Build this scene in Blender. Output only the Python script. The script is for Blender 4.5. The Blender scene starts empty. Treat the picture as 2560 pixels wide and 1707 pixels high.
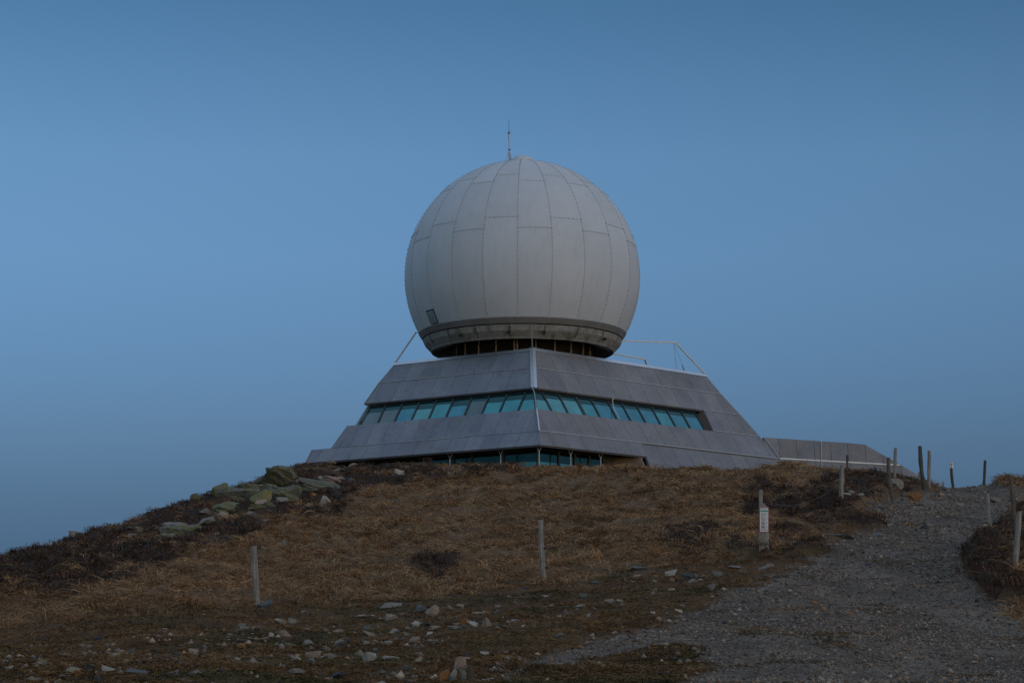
import bpy, math, random
import numpy as np
from mathutils import Vector
R = math.radians
rng = np.random.default_rng(7)
random.seed(7)
scene = bpy.context.scene
col = scene.collection

# ------------------------------------------------------------------ camera
FPX, W0, H0 = 5600.0, 2560.0, 1707.0        # focal length in photo pixels (80 mm lens), photo size
PITCH = math.atan(912.0 / FPX)
CZ = 1.65
cP, sP = math.cos(PITCH), math.sin(PITCH)
cd = bpy.data.cameras.new('camera'); cam = bpy.data.objects.new('camera', cd); col.objects.link(cam)
cam.location = (0, 0, CZ); cam.rotation_euler = (math.pi / 2 + PITCH, 0, 0)
cd.sensor_width = 36.0; cd.lens = FPX / W0 * 36.0; cd.clip_start = 0.5; cd.clip_end = 20000
scene.camera = cam

# ------------------------------------------------------------------ sky, sun, exposure
SUN_EL, SUN_AZ = 6.0, 140.0                  # azimuth clockwise from the view direction (+Y): behind, to the right
world = bpy.data.worlds.new('World'); scene.world = world; world.use_nodes = True
nt = world.node_tree; nt.nodes.clear()
sky = nt.nodes.new('ShaderNodeTexSky'); sky.sky_type = 'NISHITA'; sky.sun_disc = False
sky.sun_elevation = R(SUN_EL); sky.sun_rotation = R(SUN_AZ)
sky.altitude = 1400; sky.air_density = 1.0; sky.dust_density = 0.6; sky.ozone_density = 3.2
bg = nt.nodes.new('ShaderNodeBackground'); bg.inputs['Strength'].default_value = 0.15
wo = nt.nodes.new('ShaderNodeOutputWorld')
# the dusky band of the earth's shadow: the sky opposite the low sun darkens towards its horizon
wtc = nt.nodes.new('ShaderNodeTexCoord'); wsx = nt.nodes.new('ShaderNodeSeparateXYZ'); nt.links.new(wtc.outputs['Generated'], wsx.inputs[0])
wr = nt.nodes.new('ShaderNodeValToRGB'); we = wr.color_ramp.elements
BAND = [(0.0, (0.132, 0.188, 0.349)), (0.064, (0.212, 0.244, 0.369)), (0.09, (0.344, 0.333, 0.43)), (0.117, (0.519, 0.467, 0.538)), (0.1525, (0.727, 0.655, 0.707)), (0.1965, (0.984, 0.866, 0.868)), (0.24, (1.074, 0.961, 0.926)), (0.274, (0.944, 0.9, 0.869)), (0.304, (0.783, 0.811, 0.791)), (0.5, (0.803, 0.801, 0.811))]
while len(we) < len(BAND): we.new(.5)
for k_, (p_, c_) in enumerate(BAND): we[k_].position = p_; we[k_].color = (*c_, 1)
nt.links.new(wsx.outputs['Z'], wr.inputs[0])
wm = nt.nodes.new('ShaderNodeMapRange'); wm.interpolation_type = 'SMOOTHSTEP'; wm.inputs[1].default_value = 0.0; wm.inputs[2].default_value = 0.75; nt.links.new(wsx.outputs['Y'], wm.inputs[0])
wx = nt.nodes.new('ShaderNodeMix'); wx.data_type = 'RGBA'; wx.inputs[6].default_value = (1, 1, 1, 1); nt.links.new(wm.outputs[0], wx.inputs[0]); nt.links.new(wr.outputs[0], wx.inputs[7])
wy = nt.nodes.new('ShaderNodeMix'); wy.data_type = 'RGBA'; wy.blend_type = 'MULTIPLY'; wy.inputs[0].default_value = 1; nt.links.new(sky.outputs[0], wy.inputs[6]); nt.links.new(wx.outputs[2], wy.inputs[7])
# unseen overhead sky, brightened and warmed as an added light for the ground
wr2 = nt.nodes.new('ShaderNodeValToRGB'); we = wr2.color_ramp.elements
we[0].position = .32; we[0].color = (1, 1, 1, 1); we[1].position = .52; we[1].color = (9.4, 4.85, 2.95, 1)
nt.links.new(wsx.outputs['Z'], wr2.inputs[0])
wz = nt.nodes.new('ShaderNodeMix'); wz.data_type = 'RGBA'; wz.blend_type = 'MULTIPLY'; wz.inputs[0].default_value = 1; nt.links.new(wy.outputs[2], wz.inputs[6]); nt.links.new(wr2.outputs[0], wz.inputs[7])
nt.links.new(wz.outputs[2], bg.inputs[0]); nt.links.new(bg.outputs[0], wo.inputs[0])
sd = bpy.data.lights.new('sun', 'SUN'); sun = bpy.data.objects.new('sun', sd); col.objects.link(sun)
sd.energy = 0.25; sd.angle = R(12); sd.color = (1.0, 0.72, 0.52)
sdir = Vector((math.sin(R(SUN_AZ)) * math.cos(R(SUN_EL + 3)), math.cos(R(SUN_AZ)) * math.cos(R(SUN_EL + 3)), math.sin(R(SUN_EL + 3))))
sun.rotation_euler = sdir.to_track_quat('Z', 'Y').to_euler(); sun.location = sdir * 300
scene.view_settings.view_transform = 'Standard'; scene.view_settings.look = 'None'
scene.view_settings.exposure = 0.0; scene.view_settings.gamma = 1.0
scene.render.engine = 'CYCLES'
scene.cycles.max_bounces = 5; scene.cycles.diffuse_bounces = 3

# ------------------------------------------------------------------ projection helpers
def ray(px, py):
    u = (px - W0 / 2) / FPX; v = (H0 / 2 - py) / FPX
    return np.array([u, cP - v * sP, sP + v * cP])
def at(px, py, Y):
    d = ray(px, py); k = Y / d[1]
    return np.array([d[0] * k, Y, CZ + d[2] * k])
def slope_of(py):
    v = (H0 / 2 - py) / FPX
    return (sP + v * cP) / (cP - v * sP)
def py_of_slope(s):
    # inverse of slope_of
    v = (s * cP - sP) / (cP + s * sP)
    return H0 / 2 - v * FPX
def px_of(t, py):
    v = (H0 / 2 - py) / FPX
    return W0 / 2 + FPX * t * (cP - v * sP)

# ------------------------------------------------------------------ numpy noise
def _hash(ix, iy, seed):
    h = (ix.astype(np.int64) * 374761393 + iy.astype(np.int64) * 668265263 + seed * 974634777) & 0xFFFFFFFF
    h = ((h ^ (h >> 13)) * 1274126177) & 0xFFFFFFFF
    h = h ^ (h >> 16)
    return (h & 0xFFFFFF) / float(0xFFFFFF)
def vnoise(x, y, seed=0):
    x = np.asarray(x, float); y = np.asarray(y, float)
    ix = np.floor(x); iy = np.floor(y); fx = x - ix; fy = y - iy
    fx = fx * fx * (3 - 2 * fx); fy = fy * fy * (3 - 2 * fy)
    a = _hash(ix, iy, seed); b = _hash(ix + 1, iy, seed); c = _hash(ix, iy + 1, seed); d = _hash(ix + 1, iy + 1, seed)
    return (a * (1 - fx) + b * fx) * (1 - fy) + (c * (1 - fx) + d * fx) * fy
def fbm(x, y, seed=0, octv=4, gain=0.5):
    s = 0.0; a = 1.0; n = 0.0
    for k in range(octv):
        s = s + a * (vnoise(x * 2 ** k + 17.3 * k, y * 2 ** k - 9.1 * k, seed + k) * 2 - 1); n += a; a *= gain
    return s / n
def worley(x, y, seed=0):
    ix = np.floor(x); iy = np.floor(y); best = np.full(np.shape(x), 9.0)
    for dx in (-1, 0, 1):
        for dy in (-1, 0, 1):
            cx = ix + dx + _hash(ix + dx, iy + dy, seed); cy = iy + dy + _hash(ix + dx, iy + dy, seed + 5)
            best = np.minimum(best, (cx - x) ** 2 + (cy - y) ** 2)
    return np.sqrt(best)
def sstep(a, b, x):
    t = np.clip((x - a) / (b - a), 0, 1); return t * t * (3 - 2 * t)
def pchip(xs, ys, x, end0=False):
    xs = np.asarray(xs, float); ys = np.asarray(ys, float); h = np.diff(xs); d = np.diff(ys) / h
    m = np.zeros(len(xs)); m[0] = d[0]; m[-1] = 0.0 if end0 else d[-1]
    for i in range(1, len(xs) - 1):
        if d[i - 1] * d[i] > 0:
            w1 = 2 * h[i] + h[i - 1]; w2 = h[i] + 2 * h[i - 1]
            m[i] = (w1 + w2) / (w1 / d[i - 1] + w2 / d[i])
    x = np.clip(x, xs[0], xs[-1]); k = np.clip(np.searchsorted(xs, x) - 1, 0, len(xs) - 2)
    t = (x - xs[k]) / h[k]
    return ((2 * t ** 3 - 3 * t ** 2 + 1) * ys[k] + (t ** 3 - 2 * t ** 2 + t) * h[k] * m[k]
            + (-2 * t ** 3 + 3 * t ** 2) * ys[k + 1] + (t ** 3 - t ** 2) * h[k] * m[k + 1])
def poly_sd(x, y, poly):
    """signed distance, positive inside"""
    P = np.array(poly, float); n = len(P)
    best = np.full(x.shape, 1e18); inside = np.zeros(x.shape, bool)
    for i in range(n):
        a = P[i]; b = P[(i + 1) % n]; e = b - a
        wx = x - a[0]; wy = y - a[1]
        t = np.clip((wx * e[0] + wy * e[1]) / (e @ e), 0, 1)
        best = np.minimum(best, (wx - e[0] * t) ** 2 + (wy - e[1] * t) ** 2)
        c = (a[1] > y) != (b[1] > y)
        with np.errstate(divide='ignore', invalid='ignore'):
            xi = (b[0] - a[0]) * (y - a[1]) / (b[1] - a[1] + 1e-12) + a[0]
        inside ^= c & (x < xi)
    return np.where(inside, np.sqrt(best), -np.sqrt(best))

# ------------------------------------------------------------------ terrain: real heights surveyed from the photo
CREST_PY = [(-700, 1560), (-300, 1490), (0, 1408), (100, 1386), (190, 1352), (300, 1320), (400, 1289), (500, 1258), (560, 1240), (640, 1212),
            (700, 1184), (770, 1166), (850, 1168), (1000, 1158), (1060, 1156), (1120, 1163), (1220, 1156), (1300, 1165), (1380, 1164),
            (1500, 1171), (1600, 1174), (1700, 1170), (1750, 1167), (1830, 1177), (1900, 1172), (1950, 1160), (1990, 1158), (2040, 1173), (2120, 1178),
            (2180, 1182), (2230, 1190), (2290, 1203), (2350, 1218), (2420, 1216), (2470, 1214), (2500, 1201), (2540, 1198), (2620, 1200), (3260, 1190)]
CREST_Y = [(-700, 62), (0, 68), (300, 76), (640, 90), (770, 97), (1000, 99), (1355, 98), (1700, 97), (1909, 95), (2100, 91), (2300, 88), (3260, 86)]
COLS = {  # photo column: (distance, photo row)
    -700: [(24, 1760), (42, 1660), (55, 1590)],
    0:    [(24, 1712), (42, 1560), (52, 1482), (60, 1434)],
    640:  [(24, 1716), (45, 1521), (60, 1396), (75, 1292)],
    1355: [(24, 1716), (50, 1443), (70, 1300), (85, 1214)],
    1909: [(24, 1716), (51, 1385), (68, 1262), (84, 1196)],
    2100: [(24, 1716), (52, 1374), (66, 1274), (80, 1212)],
    2300: [(24, 1716), (50, 1400), (68, 1272), (80, 1228)],
    2500: [(24, 1716), (45, 1440), (55, 1352), (70, 1262)],
    3260: [(24, 1716), (50, 1410), (70, 1270)]}
_pxs = np.arange(-700, 3261, 10.0); _qs = np.linspace(0, 1, 160)
def crest_y(px): return pchip(*zip(*CREST_Y), px)
def crest_py(px): return pchip(*zip(*CREST_PY), px) + (7.0 + 4.0 * sstep(1500, 1250, np.asarray(px, float))) * sstep(620, 900, np.asarray(px, float)) * sstep(2330, 2200, np.asarray(px, float))
_kc = sorted(COLS); _tab0 = []
for c in _kc:
    yc = float(crest_y(np.array([c]))[0]); pc = float(crest_py(np.array([c]))[0])
    q = [a / yc for a, b in COLS[c]] + [1.0]; p = [b for a, b in COLS[c]] + [pc]
    # below the first node: keep height proportional to distance
    z0 = CZ + slope_of(p[0]) * COLS[c][0][0]
    qq = np.maximum(_qs, 0.02); near = py_of_slope((z0 * (qq * yc) / COLS[c][0][0] - CZ) / (qq * yc))
    _tab0.append(np.where(_qs < q[0], near, pchip(q, p, _qs, True)))
_tab0 = np.array(_tab0)
_tab = np.array([pchip(_kc, _tab0[:, j], _pxs) for j in range(len(_qs))]).T      # px, q
_cc = pchip(_kc, [float(crest_py(np.array([c]))[0]) for c in _kc], _pxs)
_tab += (crest_py(_pxs) - _cc)[:, None] * sstep(0.72, 1.0, _qs)[None, :]
def table(px, q):
    a = np.clip((px + 700) / 10.0, 0, len(_pxs) - 1.001); b = np.clip(q * (len(_qs) - 1), 0, len(_qs) - 1.001)
    i = a.astype(int); j = b.astype(int); fa = a - i; fb = b - j
    return (_tab[i, j] * (1 - fa) + _tab[i + 1, j] * fa) * (1 - fb) + (_tab[i, j + 1] * (1 - fa) + _tab[i + 1, j + 1] * fa) * fb
def base(X, Y):
    """smooth ground height and the photo row/column the point stands at"""
    X = np.asarray(X, float); Y = np.asarray(Y, float); Ys = np.maximum(Y, 0.5); t = np.clip(X / Ys, -3, 3)
    py = np.full(X.shape, 1400.0)
    for _ in range(4):
        px = np.clip(px_of(t, py), -700, 3260); yc = crest_y(px); q = np.clip(Ys / yc, 0.02, 1); py = table(px, q)
    z = CZ + slope_of(py) * np.minimum(Ys, yc)
    over = np.maximum(Ys - yc, 0); sc = slope_of(py)
    gend = -0.16 + 0.155 * sstep(520, 900, px) - 0.03 * sstep(2350, 2500, px)
    z = z + np.where(over > 0, (sc - gend) * 3.5 * (1 - np.exp(-over / 3.5)) + gend * over, 0)
    z = np.where(Y < 0.5, 0.08 * Y, z)
    r = np.hypot(X, Y); z = z - np.maximum(r - 150, 0) * 0.18
    return z, px, py
# ground cover zones, drawn in the photo's plane and carried to the hill
HEATH_L = [(-200, 1300), (-200, 1540), (0, 1512), (200, 1486), (350, 1452), (460, 1398), (620, 1366), (715, 1306), (845, 1284), (930, 1222), (1130, 1200), (1140, 1180), (1010, 1172), (960, 1120), (600, 1100)]
HEATH = [HEATH_L, [(1150, 1196), (1170, 1172), (1290, 1178), (1300, 1200), (1220, 1206)],
         [(1640, 1370), (1680, 1335), (1740, 1322), (1800, 1330), (1780, 1372), (1700, 1380)],
         [(1835, 1262), (1900, 1222), (2010, 1225), (2060, 1198), (2190, 1186), (2330, 1206), (2290, 1222), (2215, 1240), (2150, 1262), (2120, 1285), (2190, 1300), (2200, 1322), (2130, 1330), (2060, 1352), (2060, 1376), (1960, 1378), (1925, 1330), (1960, 1300), (1890, 1290)],
         [(1030, 1436), (1040, 1410), (1090, 1398), (1145, 1402), (1150, 1428), (1090, 1446)],
         [(2412, 1440), (2424, 1384), (2475, 1345), (2515, 1305), (2545, 1270), (2700, 1270), (2700, 1520), (2560, 1520), (2500, 1490), (2450, 1465)],
         [(1840, 1385), (1800, 1384), (1820, 1372), (1900, 1372), (1895, 1388)]]
LONG = [(-300, 1300), (-300, 1580), (0, 1562), (400, 1532), (650, 1518), (1000, 1498), (1110, 1488), (1400, 1450), (1600, 1415), (1800, 1398), (1900, 1384), (2000, 1376), (2110, 1340), (2190, 1290), (2240, 1235), (2300, 1180), (2300, 1050), (-300, 1050)]
LONG_R = [(2440, 1460), (2415, 1400), (2480, 1340), (2540, 1265), (2620, 1220), (3300, 1200), (3300, 1800), (2800, 1700), (2600, 1600), (2540, 1530)]
CRESTG = [(2280, 1216), (2390, 1228), (2440, 1222), (2495, 1222), (2580, 1220), (3300, 1225), (3300, 1120), (2280, 1120)]
PATH = [(1560, 1800), (1610, 1735), (1680, 1706), (1770, 1678), (1770, 1640), (1690, 1612), (1560, 1618), (1440, 1640), (1280, 1664), (1330, 1636), (1440, 1604), (1560, 1586), (1660, 1562),
        (1752, 1536), (1776, 1486), (1885, 1466), (1978, 1412), (2066, 1382), (2080, 1362), (2150, 1340), (2196, 1315), (2150, 1272), (2226, 1247), (2306, 1230), (2350, 1220), (2370, 1211), (2480, 1209),
        (2570, 1214), (2640, 1225), (2600, 1240), (2550, 1262), (2515, 1306), (2478, 1346), (2424, 1382), (2410, 1436), (2452, 1464), (2500, 1496), (2570, 1545), (2660, 1640), (2740, 1800)]
def zones(X, Y, px, py):
    n1 = fbm(X * 0.9, Y * 0.9, 3, 4); n2 = fbm(X * 0.9 + 40, Y * 0.9, 9, 4)
    sc = np.clip(60.0 / np.maximum(Y, 10), 0.6, 2)
    wx = px + n1 * 40 * sc; wy = py + n2 * 13 * sc
    heath = np.zeros(np.shape(px))
    for P in HEATH: heath = np.maximum(heath, sstep(-6, 8, poly_sd(wx, wy * 1.0, P)))
    heath = heath * (1 - 0.85 * sstep(0.16, 0.42, fbm(X * 0.55, Y * 0.55, 21, 3)))
    lng = np.maximum(sstep(-12, 26, poly_sd(wx, wy, LONG)), sstep(-10, 18, poly_sd(wx, wy, LONG_R)))
    lng = np.maximum(lng, sstep(-2, 2, poly_sd(wx, wy, CRESTG)))
    n3 = fbm(X * 3.1, Y * 3.1, 13, 3)
    path = sstep(-7, 7, poly_sd(px + n1 * 34 * sc + n3 * 26, py + n2 * 10 * sc + n3 * 7, PATH))
    heath = np.maximum(heath, sstep(-6, 8, poly_sd(wx, wy, HEATH[5])) * sstep(2560, 2500, px))
    heath = heath * (1 - path * 0.9)
    return heath, lng * (1 - path), path
def relief(X, Y, heath, lng, path):
    tus = 0.5 - worley(X * 1.15 + 0.25 * fbm(X, Y, 4, 2), Y * 1.0, 31)
    fine = fbm(X * 2.6, Y * 2.6, 41, 3)
    big = fbm(X * 0.22, Y * 0.22, 51, 3); mid = fbm(X * 0.55, Y * 0.55, 57, 3)
    z = big * 0.16 + (1 - path) * mid * (0.10 + 0.16 * np.maximum(lng, heath))
    z = z + lng * (0.27 * tus + 0.10 * fine) + heath * (0.20 * np.maximum(fbm(X * 0.8, Y * 0.8, 61, 3), -0.2) + 0.10 * fine + 0.10)
    z = z + (1 - np.maximum(lng, path)) * (0.05 * fine + 0.07 * tus)
    z = z + path * (0.015 * fine + 0.02 * fbm(X * 0.7, Y * 0.7, 71, 2) - 0.05)
    return z
BANK = [(2418, 1436), (2430, 1392), (2470, 1372), (2515, 1370), (2522, 1400), (2500, 1448), (2455, 1458)]
def ground(X, Y):
    X = np.asarray(X, float); Y = np.asarray(Y, float)
    z, px, py = base(X, Y)
    heath, lng, path = zones(X, Y, px, py)
    fade = sstep(6, 14, Y) * sstep(260, 140, np.hypot(X, Y))
    z = z + fade * relief(X, Y, heath, lng, path) * (1 - 0.5 * sstep(crest_y(px) - 5, crest_y(px) + 2, Y))
    z = z + fade * 0.22 * sstep(-4, 22, poly_sd(px, py, BANK))
    return z, px, py, heath, lng, path
def spot(px, py):
    """ground point seen at a photo pixel"""
    yc = float(crest_y(np.array([px]))[0]); lo, hi = 0.05, 1.0
    for _ in range(40):
        m = (lo + hi) / 2
        if float(table(np.array([px]), np.array([m]))[0]) > py: lo = m
        else: hi = m
    Y = yc * (lo + hi) / 2; p = at(px, py, Y)
    p[2] = float(ground(np.array([p[0]]), np.array([Y]))[0][0])
    return p

# ------------------------------------------------------------------ materials
def new_mat(name):
    m = bpy.data.materials.new(name); m.use_nodes = True
    n = m.node_tree; b = n.nodes['Principled BSDF']; return m, n, b
def node(n, t, **kw):
    x = n.nodes.new(t)
    for k, v in kw.items(): setattr(x, k, v)
    return x
def lk(n, a, b): n.links.new(a, b)
def ramp(n, fac, stops):
    r = node(n, 'ShaderNodeValToRGB'); e = r.color_ramp.elements
    while len(e) < len(stops): e.new(0.5)
    for i, (p, c) in enumerate(stops): e[i].position = p; e[i].color = (*c, 1)
    lk(n, fac, r.inputs[0]); return r.outputs[0]
def noise_tex(n, vec, scale, detail=4, rough=0.55, stretch=None):
    if stretch:
        mp = node(n, 'ShaderNodeMapping'); mp.inputs['Scale'].default_value = stretch; lk(n, vec, mp.inputs[0]); vec = mp.outputs[0]
    t = node(n, 'ShaderNodeTexNoise'); t.inputs['Scale'].default_value = scale; t.inputs['Detail'].default_value = detail; t.inputs['Roughness'].default_value = rough
    lk(n, vec, t.inputs[0]); return t.outputs[0]
def mix(n, a, b, fac, mode='MIX'):
    m = node(n, 'ShaderNodeMix', data_type='RGBA', blend_type=mode)
    for i, v in ((0, fac), (6, a), (7, b)):
        if hasattr(v, 'is_linked'): lk(n, v, m.inputs[i])
        elif isinstance(v, tuple): m.inputs[i].default_value = (*v, 1)
        else: m.inputs[i].default_value = v
    return m.outputs[2]
def bump(n, b, h, strength, dist):
    x = node(n, 'ShaderNodeBump'); x.inputs['Strength'].default_value = strength; x.inputs['Distance'].default_value = dist
    lk(n, h, x.inputs['Height']); lk(n, x.outputs[0], b.inputs['Normal'])
def plain(name, c, rough=0.7, metal=0.0, var=0.25, scale=3.0, stretch=None, bmp=0.0):
    m, n, b = new_mat(name); tc = node(n, 'ShaderNodeTexCoord').outputs['Object']
    f = noise_tex(n, tc, scale, 5, 0.6, stretch)
    lo = tuple(x * (1 - var) for x in c); hi = tuple(min(1, x * (1 + var)) for x in c)
    lk(n, ramp(n, f, [(0.3, lo), (0.7, hi)]), b.inputs['Base Color'])
    b.inputs['Roughness'].default_value = rough; b.inputs['Metallic'].default_value = metal
    if bmp: bump(n, b, f, bmp, 0.02)
    return m
def attr_mat(name, rough=0.9, scale=0, var=0.0, bmp=0, attr='Col'):
    m, n, b = new_mat(name); a = node(n, 'ShaderNodeAttribute', attribute_name=attr)
    c = a.outputs[0]
    if scale:
        tc = node(n, 'ShaderNodeTexCoord').outputs['Object']; f = noise_tex(n, tc, scale, 6, 0.65)
        g = ramp(n, f, [(0.25, (1 - var,) * 3), (0.75, (1 + var,) * 3)]); c = mix(n, c, g, 1.0, 'MULTIPLY')
        if bmp: bump(n, b, f, bmp, 0.03)
    lk(n, c, b.inputs['Base Color']); b.inputs['Roughness'].default_value = rough
    b.inputs['Specular IOR Level'].default_value = 0.2
    return m
M = {}
M['ground'] = attr_mat('hill_turf', 0.95, 6.0, 0.35, 0.5)
M['blade'] = attr_mat('dry_blades', 0.85)
def path_mat():
    m, n, b = new_mat('path_gravel'); tc = node(n, 'ShaderNodeTexCoord').outputs['Object']
    v = node(n, 'ShaderNodeTexVoronoi'); v.inputs['Scale'].default_value = 26; lk(n, tc, v.inputs[0])
    c1 = ramp(n, v.outputs['Color'], [(0.0, (0.045, 0.036, 0.028)), (0.45, (0.135, 0.104, 0.08)), (0.8, (0.205, 0.162, 0.125)), (1.0, (0.32, 0.258, 0.20))])
    f = noise_tex(n, tc, 1.1, 5, 0.6); a = node(n, 'ShaderNodeAttribute', attribute_name='Col')
    c2 = mix(n, c1, ramp(n, f, [(0.35, (0.75, 0.72, 0.7)), (0.7, (1.15, 1.13, 1.1))]), 1.0, 'MULTIPLY')
    w = noise_tex(n, tc, 0.9, 4, 0.6, (1, .22, 1)); c2 = mix(n, c2, ramp(n, w, [(0.36, (0.62, 0.6, 0.58)), (0.5, (0.95, 0.94, 0.93)), (0.64, (1.2, 1.19, 1.18))]), 1.0, 'MULTIPLY')
    c3 = mix(n, c2, (0.09, 0.065, 0.045), a.outputs[0])
    lk(n, c3, b.inputs['Base Color']); b.inputs['Roughness'].default_value = 0.9; b.inputs['Specular IOR Level'].default_value = 0.25
    bump(n, b, v.outputs['Distance'], 0.9, 0.03); return m
M['path'] = path_mat()
def rock_mat(name, c, lichen=None, amt=0.5, dark=0.5):
    m, n, b = new_mat(name); tc = node(n, 'ShaderNodeTexCoord').outputs['Object']
    oi = node(n, 'ShaderNodeObjectInfo')
    ad = node(n, 'ShaderNodeVectorMath', operation='ADD'); lk(n, tc, ad.inputs[0])
    sc = node(n, 'ShaderNodeVectorMath', operation='SCALE'); sc.inputs[0].default_value = (37, 11, 23); lk(n, oi.outputs['Random'], sc.inputs['Scale']); lk(n, sc.outputs[0], ad.inputs[1])
    f = noise_tex(n, ad.outputs[0], 7, 7, 0.68); g = noise_tex(n, ad.outputs[0], 2.2, 4, 0.55)
    cc = ramp(n, f, [(0.28, tuple(x * dark for x in c)), (0.5, c), (0.75, tuple(min(1, x * 1.35) for x in c))])
    if lichen: cc = mix(n, cc, lichen, ramp(n, g, [(0.62 - 0.3 * amt, (0, 0, 0)), (0.72 - 0.25 * amt, (1, 1, 1))]))
    if lichen: cc = mix(n, cc, ramp(n, f, [(0.3, (0.55,) * 3), (0.7, (1.25,) * 3)]), 0.8, 'MULTIPLY')
    rv = node(n, 'ShaderNodeMapRange'); rv.inputs['To Min'].default_value = 0.75; rv.inputs['To Max'].default_value = 1.2; lk(n, oi.outputs['Random'], rv.inputs[0])
    cc = mix(n, cc, rv.outputs[0], 1.0, 'MULTIPLY')
    lk(n, cc, b.inputs['Base Color']); b.inputs['Roughness'].default_value = 0.9; b.inputs['Specular IOR Level'].default_value = 0.25
    bump(n, b, f, 0.7, 0.04); return m
RC = {'grey': rock_mat('rock_grey', (0.185, 0.168, 0.145)), 'pale': rock_mat('rock_pale', (0.285, 0.25, 0.205)), 'white': rock_mat('rock_white', (0.37, 0.335, 0.28)),
      'blue': rock_mat('rock_bluish', (0.125, 0.13, 0.13)), 'dark': rock_mat('rock_dark', (0.06, 0.062, 0.066)), 'tan': rock_mat('rock_tan', (0.24, 0.19, 0.13)),
      'pink': rock_mat('rock_pinkish', (0.265, 0.19, 0.145)), 'orange': rock_mat('rock_orange', (0.26, 0.12, 0.045)), 'brown': rock_mat('rock_brown', (0.13, 0.09, 0.06)),
      'lichen': rock_mat('rock_lichen', (0.14, 0.132, 0.108), (0.145, 0.14, 0.06), 0.42), 'yellow': rock_mat('rock_yellow_lichen', (0.15, 0.14, 0.105), (0.165, 0.15, 0.045), 0.6),
      'green': rock_mat('rock_green_lichen', (0.15, 0.15, 0.11), (0.14, 0.148, 0.072), 0.65)}
RC['bed'] = rock_mat('rock_bed', (0.115, 0.11, 0.09), (0.135, 0.135, 0.06), 0.42, .35)
CWORD = {'bed': 'dull grey', 'grey': 'grey', 'pale': 'pale', 'white': 'whitish', 'blue': 'bluish grey', 'dark': 'dark', 'tan': 'tan', 'pink': 'pinkish', 'orange': 'orange', 'brown': 'brown', 'lichen': 'lichen-spotted', 'yellow': 'yellow-lichened', 'green': 'green-lichened'}
def wall_mat():
    m, n, b = new_mat('concrete_panels'); tc = node(n, 'ShaderNodeTexCoord').outputs['Object']
    a = node(n, 'ShaderNodeAttribute', attribute_name='Col')
    f = noise_tex(n, tc, 9, 8, 0.75); g = noise_tex(n, tc, 0.7, 5, 0.6); s = noise_tex(n, tc, 2.4, 5, 0.6, (1, 1, 0.25))
    c = mix(n, a.outputs[0], ramp(n, f, [(0.3, (0.78,) * 3), (0.7, (1.2,) * 3)]), 1.0, 'MULTIPLY')
    c = mix(n, c, ramp(n, g, [(0.35, (0.85, 0.85, 0.87)), (0.65, (1.1, 1.08, 1.05))]), 1.0, 'MULTIPLY')
    c = mix(n, c, ramp(n, s, [(0.26, (0.6, 0.56, 0.5)), (0.42, (1, 1, 1))]), 0.5, 'MULTIPLY')
    lk(n, c, b.inputs['Base Color']); b.inputs['Roughness'].default_value = 0.85; b.inputs['Specular IOR Level'].default_value = 0.3
    bump(n, b, f, 0.25, 0.01); return m
M['wall'] = wall_mat()
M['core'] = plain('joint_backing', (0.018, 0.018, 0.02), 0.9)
M['concrete'] = None
def ring_mat():
    m, n, b = new_mat('weathered_concrete'); tc = node(n, 'ShaderNodeTexCoord').outputs['Object']
    f = noise_tex(n, tc, 4, 8, 0.75); s = noise_tex(n, tc, 1.6, 6, 0.7, (1, 1, 0.3))
    c = ramp(n, f, [(0.3, (0.13, 0.125, 0.115)), (0.55, (0.24, 0.235, 0.215)), (0.75, (0.33, 0.32, 0.29))])
    c = mix(n, c, ramp(n, s, [(0.38, (0.42, 0.34, 0.25)), (0.5, (1, 1, 1))]), 0.7, 'MULTIPLY')
    lk(n, c, b.inputs['Base Color']); b.inputs['Roughness'].default_value = 0.9; bump(n, b, f, 0.4, 0.02); return m
M['concrete'] = ring_mat()
def dome_mat():
    m, n, b = new_mat('radome_shell'); tc = node(n, 'ShaderNodeTexCoord').outputs['Object']
    a = node(n, 'ShaderNodeAttribute', attribute_name='Col')
    f = noise_tex(n, tc, 0.5, 5, 0.6); g = noise_tex(n, tc, 3.5, 6, 0.65, (1, 1, 0.2))
    c = mix(n, a.outputs[0], ramp(n, f, [(0.35, (0.95,) * 3), (0.65, (1.04, 1.03, 1.02))]), 1.0, 'MULTIPLY')
    c = mix(n, c, ramp(n, g, [(0.3, (0.9, 0.88, 0.85)), (0.5, (1, 1, 1))]), 0.6, 'MULTIPLY')
    lk(n, c, b.inputs['Base Color']); b.inputs['Roughness'].default_value = 0.6; b.inputs['Specular IOR Level'].default_value = 0.25
    return m
M['dome'] = dome_mat()
M['seam'] = plain('seam_bolts', (0.33, 0.345, 0.36), 0.6, 0, 0.2)
M['band'] = plain('grey_flashing_band', (0.17, 0.165, 0.165), 0.6, 0.0, 0.18, 1.5, (1, 1, 0.4))
M['metal'] = plain('zinc_flashing', (0.60, 0.66, 0.74), 0.4, 0.7, 0.08, 2)
M['strip'] = plain('pale_metal_strip', (0.40, 0.41, 0.43), 0.5, 0.3, 0.1, 2)
M['beam'] = plain('pale_steel', (0.62, 0.58, 0.53), 0.6, 0.0, 0.12, 3)
M['frame'] = plain('dark_window_frame', (0.022, 0.03, 0.034), 0.5)
M['ventslat'] = plain('vent_slat', (0.24, 0.25, 0.27), 0.6)
M['louvre'] = plain('bronze_louvre', (0.065, 0.05, 0.036), 0.5, 0.2, 0.2)
M['lmull'] = plain('pale_louvre_mullion', (0.42, 0.34, 0.26), 0.6, 0.0, 0.15)
M['black'] = plain('unlit_interior', (0.008, 0.008, 0.009), 0.9)
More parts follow.
